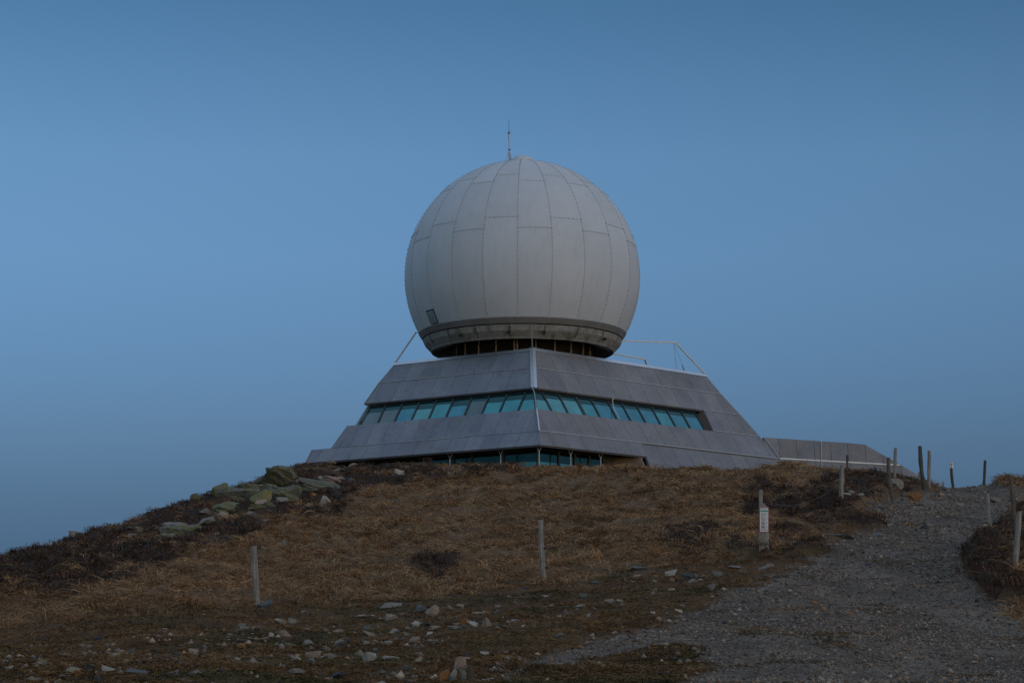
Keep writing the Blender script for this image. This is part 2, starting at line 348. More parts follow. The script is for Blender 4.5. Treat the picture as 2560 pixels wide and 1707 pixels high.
def glass(name, tint, metal, rough=0.06):
    m, n, b = new_mat(name); tc = node(n, 'ShaderNodeTexCoord').outputs['Object']
    f = noise_tex(n, tc, 1.3, 3, 0.5)
    lk(n, ramp(n, f, [(0.3, tuple(x * 0.85 for x in tint)), (0.7, tuple(x * 1.12 for x in tint))]), b.inputs['Base Color'])
    b.inputs['Metallic'].default_value = metal; b.inputs['Roughness'].default_value = rough; return m
M['teal'] = glass('teal_glass', (0.085, 0.34, 0.37), 0.75)
M['teal2'] = glass('blue_teal_glass', (0.075, 0.27, 0.34), 0.75)
M['teal3'] = glass('pale_teal_glass', (0.13, 0.38, 0.40), 0.7, .1)
M['head'] = glass('darker_top_teal', (0.026, 0.095, 0.10), 0.75)
M['curtain'] = glass('glass_before_grey_curtain', (0.13, 0.19, 0.20), 0.65, 0.1)
M['lowglass'] = glass('dark_teal_glass', (0.07, 0.19, 0.20), 0.8); M['lowsoffit'] = glass('soffit_reflection_glass', (0.014, 0.04, 0.043), 0.8)  # near-black copy: soffit reflection put into the upper glass colour
def wood(name, c, moss=False):
    m, n, b = new_mat(name); tc = node(n, 'ShaderNodeTexCoord').outputs['Object']
    f = noise_tex(n, tc, 14, 6, 0.7, (1, 1, 0.08)); g = noise_tex(n, tc, 3, 4, 0.6)
    cc = ramp(n, f, [(0.3, tuple(x * 0.5 for x in c)), (0.55, c), (0.75, tuple(x * 1.35 for x in c))])
    cc = mix(n, cc, ramp(n, g, [(0.4, (0.7, 0.68, 0.64)), (0.6, (1.05,) * 3)]), 0.8, 'MULTIPLY')
    lk(n, cc, b.inputs['Base Color']); b.inputs['Roughness'].default_value = 0.9; bump(n, b, f, 0.6, 0.01); return m
M['wood'] = wood('weathered_grey_wood', (0.25, 0.225, 0.195)); M['wood_dark'] = wood('dark_weathered_wood', (0.075, 0.062, 0.05)); M['wood_brown'] = wood('brown_weathered_wood', (0.12, 0.09, 0.065))
M['white'] = plain('white_paint', (0.62, 0.62, 0.62), 0.5, 0, 0.05); M['red'] = plain('red_paint', (0.35, 0.04, 0.05), 0.5, 0, 0.05)
M['green'] = plain('green_paint', (0.03, 0.25, 0.17), 0.5, 0, 0.05); M['ink'] = plain('dark_ink', (0.03, 0.035, 0.035), 0.6, 0, 0.1); M['paleink'] = plain('pale_print', (0.35, 0.22, 0.22), 0.6, 0, 0.1)
M['wire'] = plain('rusty_wire', (0.10, 0.09, 0.085), 0.5, 0.5, 0.2); M['plastic'] = plain('black_insulator', (0.01, 0.01, 0.01), 0.4)
M['gravel'] = attr_mat('loose_gravel', 0.9)

# ------------------------------------------------------------------ mesh helpers
ORG = {}
def tag(o, label=None, cat=None, group=None, kind=None):
    for k, v in (('label', label), ('category', cat), ('group', group), ('kind', kind)):
        if v: o[k] = v
    return o
def empty(name, loc, label, cat, group=None):
    o = bpy.data.objects.new(name, None); col.objects.link(o); o.location = [float(v) for v in loc]; o.empty_display_size = 0.3
    ORG[o.name] = np.array(loc, float); return tag(o, label, cat, group)
def np_mesh(name, V, F, mat, parent=None, smooth=False, colors=None, corner=4, org=None, mats=None, mi=None):
    """V (n,3) world coords; F (m,k) index array, or list of lists"""
    V = np.asarray(V, np.float32)
    if parent is not None: o0 = ORG[parent.name]
    else: o0 = np.zeros(3) if org is None else np.array(org, float)
    me = bpy.data.meshes.new(name); L = V - o0.astype(np.float32)
    if isinstance(F, np.ndarray):
        m, k = F.shape
        me.vertices.add(len(L)); me.vertices.foreach_set('co', L.ravel())
        me.loops.add(m * k); me.loops.foreach_set('vertex_index', F.astype(np.int32).ravel())
        me.polygons.add(m); me.polygons.foreach_set('loop_start', np.arange(0, m * k, k, dtype=np.int32)); me.polygons.foreach_set('loop_total', np.full(m, k, np.int32))
        me.update(calc_edges=True)
    else:
        me.from_pydata([tuple(v) for v in L], [], F)
    if smooth: me.polygons.foreach_set('use_smooth', np.ones(len(me.polygons), bool))
    if colors is not None:
        a = me.color_attributes.new('Col', 'FLOAT_COLOR', 'POINT'); cc = np.ones((len(L), 4), np.float32); cc[:, :3] = colors; a.data.foreach_set('color', cc.ravel())
    for mm in (mats or [mat]): me.materials.append(mm)
    if mi is not None: me.polygons.foreach_set('material_index', np.array(mi, np.int32))
    me.validate()
    o = bpy.data.objects.new(name, me); col.objects.link(o)
    if parent is not None: o.parent = parent
    else: o.location = o0
    ORG[o.name] = o0; return o
class MB:
    def __init__(s): s.v = []; s.f = []; s.c = []; s.m = []
    def add(s, V, F, c=(1, 1, 1), m=0):
        n = len(s.v); s.v += [tuple(map(float, p)) for p in V]; s.f += [[i + n for i in q] for q in F]; s.c += [c] * len(V); s.m += [m] * len(F); return s
    def hexa(s, B, T, c=(1, 1, 1), m=0):
        """8-corner block: bottom ring B (4), top ring T (4)"""
        return s.add(list(B) + list(T), [[3, 2, 1, 0], [4, 5, 6, 7], [0, 1, 5, 4], [1, 2, 6, 5], [2, 3, 7, 6], [3, 0, 4, 7]], c, m)
    def box(s, c, sx, sy, sz, rz=0, col=(1, 1, 1), m=0):
        ca, sa = math.cos(rz), math.sin(rz); P = []
        for dz in (-sz / 2, sz / 2):
            for dx, dy in ((-1, -1), (1, -1), (1, 1), (-1, 1)):
                x, y = dx * sx / 2, dy * sy / 2; P.append((c[0] + x * ca - y * sa, c[1] + x * sa + y * ca, c[2] + dz))
        return s.hexa(P[:4], P[4:], col, m)
    def tube(s, pts, rad, n=8, caps=True, c=(1, 1, 1), m=0, square=False):
        pts = [np.array(p, float) for p in pts]; rad = [rad] * len(pts) if np.isscalar(rad) else rad
        V = []; prev = None
        for i, p in enumerate(pts):
            d = pts[min(i + 1, len(pts) - 1)] - pts[max(i - 1, 0)]; d /= np.linalg.norm(d)
            a = np.array([0, 0, 1.0]) if abs(d[2]) < 0.9 else np.array([1.0, 0, 0])
            if prev is not None: a = prev
            u = a - d * (a @ d); u /= np.linalg.norm(u); w = np.cross(d, u); prev = u
            for k in range(n):
                t = 2 * math.pi * (k + (0.5 if square else 0)) / n; V.append(p + rad[i] * (u * math.cos(t) + w * math.sin(t)))
        F = [[i * n + k, i * n + (k + 1) % n, (i + 1) * n + (k + 1) % n, (i + 1) * n + k] for i in range(len(pts) - 1) for k in range(n)]
        if caps: F += [list(range(n))[::-1], [(len(pts) - 1) * n + k for k in range(n)]]
        return s.add(V, F, c, m)
    def lathe(s, cx, cy, prof, n=64, c=(1, 1, 1), m=0, a0=0.0):
        V = []; F = []
        for r, z in prof:
            for k in range(n):
                t = 2 * math.pi * k / n + a0; V.append((cx + r * math.sin(t), cy + r * math.cos(t), z))
        for i in range(len(prof) - 1):
            for k in range(n): F.append([i * n + k, i * n + (k + 1) % n, (i + 1) * n + (k + 1) % n, (i + 1) * n + k])
        return s.add(V, F, c, m)
    def build(s, name, mat, parent=None, smooth=False, org=None, mats=None):
        o = np_mesh(name, np.array(s.v), s.f, mat, parent, smooth, np.array(s.c), org=org, mats=mats, mi=s.m if mats else None)
        return o

#--HILL--
# ------------------------------------------------------------------ the hill
def grid_hill():
    a_in = np.linspace(-R(18.2), R(18.2), 880)
    a_out = np.concatenate([np.linspace(-math.pi, -R(18.8), 70)[:-1], ]); a_out2 = np.linspace(R(18.8), math.pi, 70)[1:-1]
    az = np.concatenate([a_out, [-R(18.8)], a_in, [R(18.8)], a_out2])
    r = np.concatenate([[0.6, 2, 5, 8, 11, 14, 17, 19], 20 * (132 / 20.0) ** np.linspace(0, 1, 620), [135, 140, 147, 155, 170, 200, 260, 400, 700, 1300, 3000]])
    A, Rr = np.meshgrid(az, r); X = Rr * np.sin(A); Y = Rr * np.cos(A)
    z, px, py, heath, lng, path = ground(X.ravel(), Y.ravel())
    n, m = A.shape
    V = np.stack([X.ravel(), Y.ravel(), z], 1)
    i, j = np.meshgrid(np.arange(n - 1), np.arange(m), indexing='ij'); j2 = (j + 1) % m
    F = np.stack([i * m + j, i * m + j2, (i + 1) * m + j2, (i + 1) * m + j], -1).reshape(-1, 4)
    nn = fbm(V[:, 0] * 1.4, V[:, 1] * 1.4, 81, 4)[:, None]; n2 = fbm(V[:, 0] * 0.35, V[:, 1] * 0.35, 91, 3)[:, None]
    c_long = np.array([0.125, 0.075, 0.040]) * (1 + 0.35 * nn) + np.array([0.02, 0.018, 0.012]) * n2
    c_turf = np.array([0.080, 0.043, 0.017]) * (1 + 0.35 * nn) + np.array([-0.025, -0.004, -0.006]) * np.clip(n2, -0.2, 1)
    c_heath = np.array([0.036, 0.021, 0.014]) * (1 + 0.4 * nn)
    c_soil = np.array([0.10, 0.082, 0.066]) * (1 + 0.25 * nn)
    c = c_turf * (1 - lng[:, None]) + c_long * lng[:, None]
    c = c * (1 - heath[:, None]) + c_heath * heath[:, None]
    c = c * (1 - path[:, None]) + c_soil * path[:, None]
    o = np_mesh('hill', V, F, M['ground'], smooth=True, colors=np.clip(c, 0.004, 1)); tag(o, kind='structure')
    # the gravel path, a sheet laid on the hill
    P = path.reshape(n, m); keep = (P[:-1, :] > 0.5); keep &= np.roll(P, -1, 1)[:-1, :] > 0.5; keep &= P[1:, :] > 0.45
    rr = Rr[:-1, :]; keep &= (rr > 12) & (rr < 125) & (np.abs(A[:-1, :]) < R(18.3)) & (Y.reshape(n, m)[:-1, :] < crest_y(px).reshape(n, m)[:-1, :] + 8)
    Fk = F.reshape(n - 1, m, 4)[keep]; ids, inv = np.unique(Fk, return_inverse=True)
    Vp = V[ids].copy(); Vp[:, 2] += 0.012
    brown = np.clip(sstep(1400, 1290, py[ids]) * 0.75 * (0.6 + 0.8 * fbm(Vp[:, 0] * 0.5, Vp[:, 1] * 0.5, 95, 3)) * sstep(2330, 2180, px[ids]) + 0.7 * sstep(0.25, 0.5, fbm(Vp[:, 0] * 0.8, Vp[:, 1] * 0.8, 97, 4)), 0, 1)
    o = np_mesh('path', Vp, inv.reshape(-1, 4), M['path'], smooth=True, colors=np.repeat(brown[:, None], 3, 1)); tag(o, kind='structure')
grid_hill()

#--STATION--
# ------------------------------------------------------------------ radar station
AZL, AZR = R(-55.7), R(46.5)
dL = np.array([math.sin(AZL), math.cos(AZL), 0]); dR = np.array([math.sin(AZR), math.cos(AZR), 0])
nL = np.array([math.sin(AZL - math.pi / 2), math.cos(AZL - math.pi / 2), 0]); nR = np.array([math.sin(AZR + math.pi / 2), math.cos(AZR + math.pi / 2), 0])
Y0 = 106.0
CORN = [(1350.5, 1111.5), (1348.5, 1077.5), (1341.5, 1021.5), (1335.5, 969), (1333, 919.5), (1332, 877), (1331.5, 870)]
s0 = slope_of(CORN[0][1]); LV = []
for i, (cx, cy) in enumerate(CORN):
    s = slope_of(cy); dz = (s - s0) * Y0 / (1 - 0.884 * s); LV.append(at(cx, cy, Y0 + 0.884 * dz))
LV = np.array(LV); ZL = LV[:, 2]
def on_line(i, px, right):
    """point of face line i (height level) at photo column px"""
    C = LV[i]; d = dR if right else dL
    lo, hi = 0.0, 60.0
    for _ in range(50):
        m = (lo + hi) / 2; p = C + d * m; u = W0 / 2 + FPX * p[0] / (p[1] * cP + (p[2] - CZ) * sP)
        if (u < px) == right: lo = m
        else: hi = m
    return C + d * (lo + hi) / 2
ST = empty('radar_station', (LV[6][0], 113.0, 12.6), 'radar station, huge white spherical dome on a sloping concrete pyramid on the hilltop', 'radar station')
def part(mb, name, mat, parent=None, **k): return mb.build(name, mat, parent or ST, **k)
# inner solid (joint backing), well inside the cladding
PX_L = [766, 827, 868, 909, 945, 983, 985]; PX_R = [1965, 1945, 1900, 1853, 1805, 1768, 1765]
EL = [on_line(i, PX_L[i], False) for i in range(7)]; ER = [on_line(i, PX_R[i], True) for i in range(7)]
SK_T = on_line(1, 783, False)
BK = [np.array([7.6 - 0.4 * (6 - i), 126.0 + 1.2 * (6 - i), ZL[i]]) for i in range(7)]
def inset(P, C, k): return np.array([P[0] + (C[0] - P[0]) * k, P[1] + (C[1] - P[1]) * k, P[2]])
mb = MB()
for a, b, kk in ((0, 2, .16), (2, 3, .10), (3, 5, .035)):
    ctr = lambda i: (LV[i] + EL[i] + ER[i] + BK[i]) / 4
    ra = [LV[a], ER[a], BK[a], EL[a]]; rb = [LV[b], ER[b], BK[b], EL[b]]
    mb.hexa([inset(p, ctr(a), kk) for p in ra], [inset(p, ctr(b), kk) for p in rb])
part(mb, 'core_wall', M['core'])
# cladding
upL = np.array([-nL[0] * .6745, -nL[1] * .6745, 1]); upR = np.array([-nR[0] * .6745, -nR[1] * .6745, 1])
fL = nL * math.sin(R(56)) + np.array([0, 0, math.cos(R(56))]); fR = nR * math.sin(R(56)) + np.array([0, 0, math.cos(R(56))])
def pcol(right):
    b = np.array([0.188, 0.193, 0.215]) if right else np.array([0.200, 0.224, 0.272])  # left face tinted bluer than the right; its cooler light put into colour
    return tuple(b * random.uniform(0.91, 1.09) * np.array([1, random.uniform(0.98, 1.02), random.uniform(0.95, 1.04)]))
def clad(A0, B0, A1, B1, nrm, n, right, mb, gap=0.017, th=0.14, skew=0.0, first=None):
    """panels filling the quad A0-B0 (lower edge) / A1-B1 (upper edge); joints follow the fall line of the slope"""
    A0, B0, A1, B1 = map(np.array, (A0, B0, A1, B1)); d = B0 - A0; Ln = np.linalg.norm(d); d = d / Ln
    a1 = (A1 - A0) @ d; b1 = (B1 - A0) @ d       # along-coordinates of the upper corners
    up = (A1 - A0) - d * a1                      # fall-line vector
    lo_, hi_ = min(0, a1), max(Ln, b1); w = (hi_ - lo_) / n; off = first if first is not None else random.uniform(0.2, 1.0) * w
    cuts = [lo_ - w + off + w * k for k in range(n + 3)]
    nv = np.cross(d, up); nv /= np.linalg.norm(nv)
    if nv @ np.append(nrm[:2], 0.4) < 0: nv = -nv
    for k in range(len(cuts) - 1):
        x0, x1 = cuts[k] + gap / 2, cuts[k + 1] - gap / 2
        poly = [(x0, .012), (x1, .012), (x1, .988), (x0, .988)]
        for sx, e0_, e1_ in ((1, 0.0, a1), (-1, Ln, b1)):      # keep what lies inside the sloping ends
            out_ = []
            for q in range(len(poly)):
                A_, B_ = poly[q], poly[(q + 1) % len(poly)]
                fa = sx * (A_[0] - e0_ - (e1_ - e0_) * A_[1]); fb = sx * (B_[0] - e0_ - (e1_ - e0_) * B_[1])
                if fa >= 0: out_.append(A_)
                if fa * fb < 0: t_ = fa / (fa - fb); out_.append((A_[0] + (B_[0] - A_[0]) * t_, A_[1] + (B_[1] - A_[1]) * t_))
            poly = out_
            if len(poly) < 3: break
        if len(poly) < 3 or max(p[0] for p in poly) - min(p[0] for p in poly) < .03: continue
        P = [A0 + d * x + up * y for x, y in poly]; Q = [p - nv * th for p in P]; m_ = len(P)
        mb.add(Q + P, [list(range(m_))[::-1], list(range(m_, 2 * m_))] + [[q, (q + 1) % m_, m_ + (q + 1) % m_, m_ + q] for q in range(m_)], pcol(right))
def row(i, j, right, n, e0=None, e1=None, s0=None, s1=None, **k):
    mb = MB(); E = ER if right else EL; nr = nR if right else nL
    clad(s0 if s0 is not None else LV[i], e0 if e0 is not None else E[i], s1 if s1 is not None else LV[j], e1 if e1 is not None else E[j], nr, n, right, mb, **k)
    return part(mb, 'panel_row', M['wall'])
row(4, 5, False, 9); row(3, 4, False, 9); row(1, 2, False, 13); row(0, 1, False, 14, e1=SK_T)
row(4, 5, True, 11); row(3, 4, True, 13)
WE_B, WE_T = on_line(2, 1781, True), on_line(3, 1757, True)          # right end of the ribbon window
row(2, 3, True, 4, s0=WE_B, s1=WE_T)
row(1, 2, True, 15)
SKB, SKT = on_line(0, 1616, True), on_line(1, 1607, True)
row(0, 1, True, 7, e0=SKB, e1=SKT)
# the lower wall that runs on to the ground beyond the overhang
dzl = 2.2; low = lambda p: np.array([p[0] + nR[0] * 0.6745 * dzl, p[1] + nR[1] * 0.6745 * dzl, p[2] - dzl])
LS1 = on_line(1, 1604, True); bk_ = -fR * .035
mb = MB(); clad(low(on_line(0, 1602, True)) + bk_, low(ER[0]) + bk_, LS1 + bk_, ER[1] + bk_, nR, 10, True, mb); part(mb, 'panel_row', M['wall'])
# return wall at the end of the recess
q0, q1 = on_line(0, 1604, True), low(on_line(0, 1604, True)); inn = -nR * 1.5
mb = MB(); mb.hexa([q1 - nR * .16, q1 - nR * .16 + dR * .12, q1 + inn + dR * .12 - dL * 0.0 - dR * 0.9, q1 + inn - dR * 0.9], [q0 - nR * .16 - (0, 0, .03), q0 - nR * .16 + dR * .12 - (0, 0, .03), q0 + inn + dR * .12 - dR * .9 - (0, 0, .03), q0 + inn - dR * .9 - (0, 0, .03)], (0.17, 0.13, 0.085)); part(mb, 'return_wall', M['wall'])
# roof slab
mb = MB(); rr = [inset(p, (LV[5] + BK[5]) / 2, 0.02) for p in (LV[5], ER[5], BK[5], EL[5])]
mb.hexa([p - (0, 0, .25) for p in rr], [p - (0, 0, .02) for p in rr]); part(mb, 'roof', M['band'])
# back faces of the pyramid (turned from the camera)
mb = MB()
for a, b, lo_e, hi_e in ((0, 1, EL[0], SK_T), (1, 2, EL[1], EL[2]), (3, 4, EL[3], EL[4]), (4, 5, EL[4], EL[5])):
    for p, q, r_, s_ in ((lo_e, BK[a], BK[b], hi_e), (BK[a], ER[a], ER[b], BK[b])):
        n_ = np.cross(q - p, s_ - p); n_ /= np.linalg.norm(n_)
        if n_[2] < 0: n_ = -n_
        mb.hexa([p - n_ * .12, q - n_ * .12, r_ - n_ * .12, s_ - n_ * .12], [p - n_ * .01, q - n_ * .01, r_ - n_ * .01, s_ - n_ * .01], (0.175, 0.172, 0.175))
p, q, r_, s_ = BK[2], ER[2], ER[3], BK[3]; n_ = np.cross(q - p, s_ - p); n_ /= np.linalg.norm(n_); n_ = n_ if n_[2] > 0 else -n_
mb.hexa([k - n_ * .12 for k in (p, q, r_, s_)], [k - n_ * .01 for k in (p, q, r_, s_)], (0.175, 0.17, 0.17))
mb.hexa([SK_T, LV[1], BK[1], SK_T + (BK[1] - SK_T) * .5], [k - (0, 0, .03) for k in (SK_T, LV[1], BK[1], SK_T + (BK[1] - SK_T) * .5)], (0.16, 0.155, 0.15))
part(mb, 'rear_wall', M['wall'])
# coping, flashings, hip covers
def strip(p, q, up, nrm, h, t, out=0.0):
    m_ = MB(); u = np.array(up) / np.linalg.norm(up) * h; n_ = np.array(nrm)
    m_.hexa([p + n_ * out, q + n_ * out, q + n_ * (out - t), p + n_ * (out - t)], [p + n_ * out + u, q + n_ * out + u, q + n_ * (out - t) + u, p + n_ * (out - t) + u]); return m_
part(strip(LV[5], EL[5], upL, fL, 0.17, .3, .035), 'coping', M['metal']); part(strip(LV[5], ER[5], upR, fR, 0.2, .3, .035), 'coping', M['metal'])
part(strip(LV[4], EL[4], upL, fL, 0.022, .1, .03), 'flashing', M['strip']); part(strip(LV[4], ER[4], upR, fR, 0.035, .1, .03), 'flashing', M['strip'])
part(strip(LV[1], ER[1], upR, fR, 0.035, .1, .03), 'flashing', M['strip'])
part(strip(on_line(1, 1158, False), on_line(1, 896, False), upL, fL, 0.018, .1, .03), 'flashing', M['strip'])
part(strip(WE_B + dR * .05, ER[2], upR, fR, 0.03, .1, .03), 'flashing', M['strip']); part(strip(WE_T + dR * .05, ER[3], upR, fR, 0.025, .1, .03), 'flashing', M['strip'])
pl = low(on_line(0, 1610, True)); lw = lambda p, d_: np.array([p[0] + nR[0] * .6745 * d_, p[1] + nR[1] * .6745 * d_, p[2] - d_])
part(strip(lw(on_line(0, 1612, True), .62), lw(on_line(0, 1712, True), .62), upR, fR, 0.035, .1, .03), 'flashing', M['strip'])
def hip(a, b, w, out):
    h = MB(); P = LV[a]; Q = LV[b]; bi = (fL + fR) / np.linalg.norm(fL + fR)
    for d, f in ((dL, fL), (dR, fR)):
        o_ = bi * out * 1.0; h.hexa([P + f * out - bi * .12 if False else P + o_ - bi * .12, P + d * w + f * out - f * .12, Q + d * w + f * out - f * .12, Q + o_ - bi * .12], [P + o_ * 1.25, P + d * w + f * out, Q + d * w + f * out, Q + o_ * 1.25])
    return h
part(hip(3, 6, 0.165, .045), 'hip_cover', M['metal']); part(hip(1, 2, 0.03, .03), 'hip_cover', M['metal'])
# soffits
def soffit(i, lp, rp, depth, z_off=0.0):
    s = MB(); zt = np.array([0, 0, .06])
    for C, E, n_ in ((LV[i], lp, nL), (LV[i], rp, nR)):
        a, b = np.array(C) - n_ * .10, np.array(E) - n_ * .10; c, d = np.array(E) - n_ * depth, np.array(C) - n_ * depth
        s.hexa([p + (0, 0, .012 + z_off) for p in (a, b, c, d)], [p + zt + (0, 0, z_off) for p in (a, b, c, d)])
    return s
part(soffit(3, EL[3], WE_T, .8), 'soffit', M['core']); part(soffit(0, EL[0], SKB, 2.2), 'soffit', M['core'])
# ribbon window: each light a part with its pane
REC = 0.19
def window(P0, P1, Q0, Q1, nrm, pane_mat, head=None, head_mat=None, fr=0.045, name='window', depth=.07, thick0=None, gmat=None):
    """P lower edge, Q upper edge, frame around, pane inside"""
    mbf = MB(); P0, P1, Q0, Q1 = map(np.array, (P0, P1, Q0, Q1)); n_ = np.array(nrm)
    d = (P1 - P0) / np.linalg.norm(P1 - P0); u = (Q0 - P0); u = u / np.linalg.norm(u)
    def bar(a, b, c, e): mbf.hexa([a - n_ * depth, b - n_ * depth, c - n_ * depth, e - n_ * depth], [a, b, c, e])
    t0 = thick0 or fr
    bar(P0, P1, P1 + u * fr, P0 + u * fr); bar(Q0 - u * fr, Q1 - u * fr, Q1, Q0)
    bar(P0 + u * fr, P0 + d * t0 + u * fr, Q0 + d * t0 - u * fr, Q0 - u * fr); bar(P1 - d * fr + u * fr, P1 + u * fr, Q1 - u * fr, Q1 - d * fr - u * fr)
    w_ = part(mbf, name, M['frame']); g = MB(); o_ = -n_ * depth * .6
    a, b, c, e = P0 + d * t0 * .9 + u * fr * .9 + o_, P1 - d * fr * .9 + u * fr * .9 + o_, Q1 - d * fr * .9 - u * fr * .9 + o_, Q0 + d * t0 * .9 - u * fr * .9 + o_
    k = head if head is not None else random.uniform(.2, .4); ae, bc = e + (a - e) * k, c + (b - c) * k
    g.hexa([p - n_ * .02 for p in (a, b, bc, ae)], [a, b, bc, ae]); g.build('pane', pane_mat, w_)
    g = MB(); g.hexa([p - n_ * .02 for p in (ae, bc, c, e)], [ae, bc, c, e]); g.build('darker_pane_top', head_mat or M['head'], w_)  # top of the same pane, only coloured darker
def ribbon(right, pxs_b, mats_, lean_end=None):
    n_ = fR if right else fL; d = dR if right else dL; C0, C1 = LV[2], LV[3]; up = upR if right else upL
    # work in the recessed plane
    off = -n_ * REC; H = ZL[3] - ZL[2]
    al = [np.linalg.norm(on_line(2, p, right) - C0) for p in pxs_b]
    # the corner of the recessed plane shifts along the wall
    k = REC * (math.cos((AZR - AZL)) + 1) / max(math.sin(AZR - AZL), .1)
    for i in range(len(al) - 1):
        a, b = al[i], al[i + 1]; P0 = C0 + d * a + off; P1 = C0 + d * b + off; Q0 = P0 + up * H * 0.98; Q1 = P1 + up * H * 0.98
        shift = lambda p: p
        if i == 0: # meet the corner along the hip
            e0 = (C1 - C0) @ d; P0 = P0 + d * REC * .8; Q0 = C0 + d * (e0 * .98 + REC * .8) + up * H * .98 + off
        if i == len(al) - 2 and not right: e1 = (on_line(3, 909 + 8, False) - C0) @ d; Q1 = C0 + d * e1 + up * H * .98 + off
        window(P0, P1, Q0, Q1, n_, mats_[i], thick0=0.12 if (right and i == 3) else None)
T, T2, G, T3 = M['teal'], M['teal2'], M['curtain'], M['teal3']
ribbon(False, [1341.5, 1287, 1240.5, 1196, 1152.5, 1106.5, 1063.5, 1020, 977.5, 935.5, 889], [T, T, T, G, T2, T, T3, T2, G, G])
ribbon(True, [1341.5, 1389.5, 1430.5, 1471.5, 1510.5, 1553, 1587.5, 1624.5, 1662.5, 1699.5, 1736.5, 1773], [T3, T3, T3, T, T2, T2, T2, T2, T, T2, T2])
# sill ledge and end cheek of the ribbon recess
mb = MB()
for E_, d, f in ((on_line(2, 868, False), dL, fL), (WE_B, dR, fR)):
    a, b = LV[2], np.array(E_); mb.hexa([a - f * .02 - (0, 0, .05), b - f * .02 - (0, 0, .05), b - f * .5 - (0, 0, .05), a - f * .5 - (0, 0, .05)], [a - f * .02, b - f * .02, b - f * .5, a - f * .5])
part(mb, 'sill', M['frame'])
mb = MB(); mb.hexa([WE_B, WE_B + dR * .1, WE_B + dR * .1 - fR * .5, WE_B - fR * .5 - dR * .25], [WE_T, WE_T + dR * .1, WE_T + dR * .1 - fR * .5, WE_T - fR * .5 - dR * .25], (0.10, 0.085, 0.08)); part(mb, 'window_cheek', M['wall'])
# wall strip above ribbon head hidden by overhang is the soffit; ground storey glazing
GD = 1.15; GH = 2.3
def gstorey(right, al, mats_):
    n_ = nR if right else nL; d = dR if right else dL; C = LV[0] - n_ * 0
    base_c = LV[0] - nL * GD * 1.0 / 1 - nR * 0
    kk = GD * (1 + math.cos(AZR - AZL)) / math.sin(AZR - AZL)
    C = LV[0] + d * kk - n_ * GD
    for i in range(len(al) - 1):
        P0 = C + d * al[i] - (0, 0, GH); P1 = C + d * al[i + 1] - (0, 0, GH); Q0 = P0 + (0, 0, GH - .0); Q1 = P1 + (0, 0, GH - .0)
        window(P0, P1, Q0, Q1, n_, mats_[i % len(mats_)], head=.26, head_mat=M['lowsoffit'], fr=.06, name='ground_window', depth=.1)
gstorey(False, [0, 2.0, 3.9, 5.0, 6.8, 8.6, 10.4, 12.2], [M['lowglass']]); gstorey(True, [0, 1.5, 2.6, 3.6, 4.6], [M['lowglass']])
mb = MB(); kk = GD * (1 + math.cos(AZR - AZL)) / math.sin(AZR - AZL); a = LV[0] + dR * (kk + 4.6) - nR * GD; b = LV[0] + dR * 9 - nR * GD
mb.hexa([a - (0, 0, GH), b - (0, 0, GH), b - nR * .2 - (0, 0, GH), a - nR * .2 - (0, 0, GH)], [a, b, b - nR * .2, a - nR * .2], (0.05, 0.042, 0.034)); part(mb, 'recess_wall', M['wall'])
# slim posts under the overhang
for px, rt in ((1347, None), (1445, True), (1237, False), (1110, False), (1520, True)):
    p = LV[0] - nL * .35 - nR * .35 if rt is None else on_line(0, px, rt) - (nR if rt else nL) * .5
    mb = MB(); top = p + (0, 0, .0); mb.tube([top - (0, 0, 2.2), top - (0, 0, .22)], .026, 8)
    for a in (-1, 1): mb.tube([top - (0, 0, .3), top + (dL if rt is False else dR) * a * .14 - (0, 0, .02)], .018, 6)
    part(mb, 'column', M['strip'])
# security camera housing at the overhang's end
mb = MB(); c = SKB - dR * .25 - nR * .25 - (0, 0, .08); mb.box(c, .26, .2, .1, AZR); mb.tube([c + (0, 0, .05), c + (0, 0, .12)], .03); part(mb, 'camera_housing', M['strip'])
# rain pipe beside the corner of the ribbon
p = LV[3] + fL * .02 - (0, 0, .03); mb = MB(); mb.tube([p + dL * .12, p + dL * .03 - (0, 0, .1), LV[2] + (LV[3] - LV[2]) * .7 + fL * .03, LV[2] + fL * .04, LV[1] + fL * .05], .022, 6); part(mb, 'rain_pipe', M['strip'])
mb = MB(); n_ = np.array([math.sin(AZL), math.cos(AZL), .4]); p, q = on_line(2, 885, False), on_line(3, 917, False)
mb.hexa([p - fL * .1, p - fL * .1 - dL * .1, BK[2] - dL * .4, BK[2]], [q - fL * .1, q - fL * .1 - dL * .1, BK[3] - dL * .4, BK[3]]); part(mb, 'side_window', M['curtain'])
p = on_line(3, 1531, True); q = on_line(2, 1547, True); mb = MB(); mb.tube([p + fR * .05, p - (0, 0, .15) + fR * .0, q + (p - q) * .55 - fR * .1, q + fR * .03], .02, 6); part(mb, 'rain_pipe', M['beam'])

